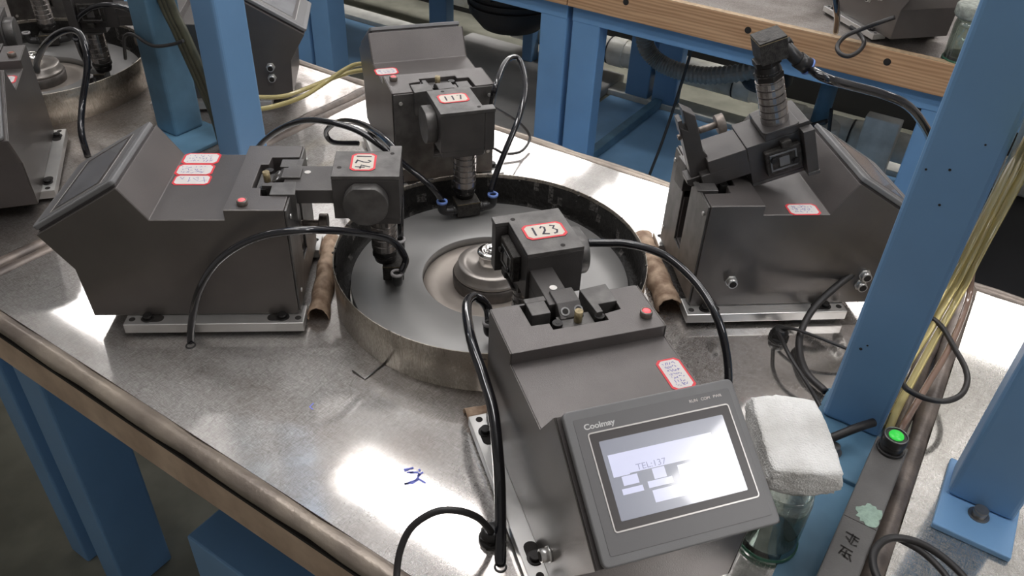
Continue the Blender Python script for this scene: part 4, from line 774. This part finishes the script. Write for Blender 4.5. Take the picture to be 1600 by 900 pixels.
motor(-3.0, 3.2, -0.50, 0.17, 0.38, 'black motor hanging under the far left bench')
bm = B(); tube(bm, [(0, 0, 0), (0.2, 0, -0.02), (0.45, 0, 0.0), (0.75, 0, 0.02)], 0.06, 16, 8); d1 = obj('duct', bm, 'dark', None, loc=W(-2.95, 3.55, -0.47)); d1.rotation_euler = (0, 0, TH); tag(d1, 'thick black duct under the bench at the top, left of the motor', 'duct')
tf = thing('drain_flange', 'round cream flange with a blue-grey downpipe, right of the raised probe', 'flange', W(-0.555, 3.12, -0.50), TH)
bm = B(); lathe(bm, [(0, -0.10), (0.085, -0.10), (0.085, 0.0), (0.080, 0.004), (0, 0.004)], seg=40); obj('flange_disc', bm, 'pvc', tf, 0.002)
bm = B(); cyl(bm, (0, 0, 0.004), (0.0, 0.02, 0.20), 0.032, seg=24); obj('downpipe', bm, 'blue_dirty_shaded', tf)
world_tube('cable', [W(-1.03, 2.9, -0.16), W(-1.05, 2.9, -0.35), W(-1.07, 2.85, -0.6), W(-1.09, 2.8, -0.78)], 0.006, 'cable', 'thin black cord hanging straight down left of the raised probe', 'cable')
world_tube('cable', [W(-1.40, 2.78, -0.45), W(-1.385, 2.74, -0.60), W(-1.36, 2.70, -0.70), W(-1.28, 2.72, -0.76), W(-1.15, 2.75, -0.785), W(-1.0, 2.75, -0.79)], 0.006, 'cable', 'black cable curving down onto the blue floor strip', 'cable')
world_tube('cable', [W(-0.78, 3.0, -0.58), W(-0.62, 2.98, -0.50), W(-0.50, 2.97, -0.42)], 0.008, 'cable', 'black cord crossing under the round flange', 'cable')
world_tube('cable', [W(-0.50, 2.99, -0.38), W(-0.485, 3.0, -0.5), W(-0.48, 3.0, -0.66)], 0.007, 'cable', 'black cord hanging right of the round flange', 'cable')

# ------------------------------------------------------------------ lamps over the benches (above the frame)
def lamp(u0, u1, v, z, w, label):
    t = thing('ceiling_lamp', label, 'lamp', W((u0 + u1) / 2, v, z), TH, 'lamps hung over the benches'); L = u1 - u0
    for x in (-L/2, L/2 - 0.02):
        bm = B(); box(bm, x, x + 0.02, -w/2, w/2, -0.03, 0.03); obj('lamp_end_cap', bm, 'housing_white', t)
    bm = B(); box(bm, -L/2, L/2, -0.01, 0.01, 0.0165, 0.03); obj('lamp_spine', bm, 'housing_white', t)
    bm = B(); prism(bm, [(-w/2, 0.0), (-w/2 + 0.012, 0.016), (w/2 - 0.012, 0.016), (w/2, 0.0), (w/2 - 0.012, -0.016), (-w/2 + 0.012, -0.016)], 'x', -L/2 + 0.02, L/2 - 0.02); obj('lamp_diffuser', bm, 'lamp_white', t)
    for x in (-L * 0.35, L * 0.35):
        bm = B(); cyl(bm, (x, 0, 0.03), (x, 0, 2.55 - z), 0.004, seg=8); obj('hanging_rod', bm, 'housing_white', t)
lamp(-1.60, -0.40, 1.45, 1.62, 0.17, 'diffuser lamp hung above the basin bench')
lamp(-0.20, 0.64, 1.45, 1.62, 0.17, 'diffuser lamp hung above the back of the right bench')
lamp(0.80, 1.95, 0.76, 1.62, 0.30, 'wide diffuser lamp hung above the front of the right bench')
lamp(-1.55, -0.35, 0.70, 1.62, 0.17, 'added fill lamp above the front of the basin bench')  # added out of view to brighten the left station and its tray
lamp(-4.10, -2.85, 1.45, 1.62, 0.17, 'diffuser lamp hung above the left bench')
for (a, b), nm in zip(((-4.7, -3.45), (-3.2, -2.02), (-1.80, -0.62), (-0.35, 0.85)), ('far left bench', 'bench behind the back station', 'pine-edged bench', 'bench behind the right post')):
    lamp(a, b, 3.82, 1.62, 0.20, 'nearer lamp hung above the ' + nm); lamp(a, b, 4.20, 1.62, 0.22, 'farther lamp hung above the ' + nm)
bm = B(); box(bm, -9, 7, -4, 11, 2.55, 2.6); ce = obj('ceiling', bm, 'housing_white'); ce['kind'] = 'structure'
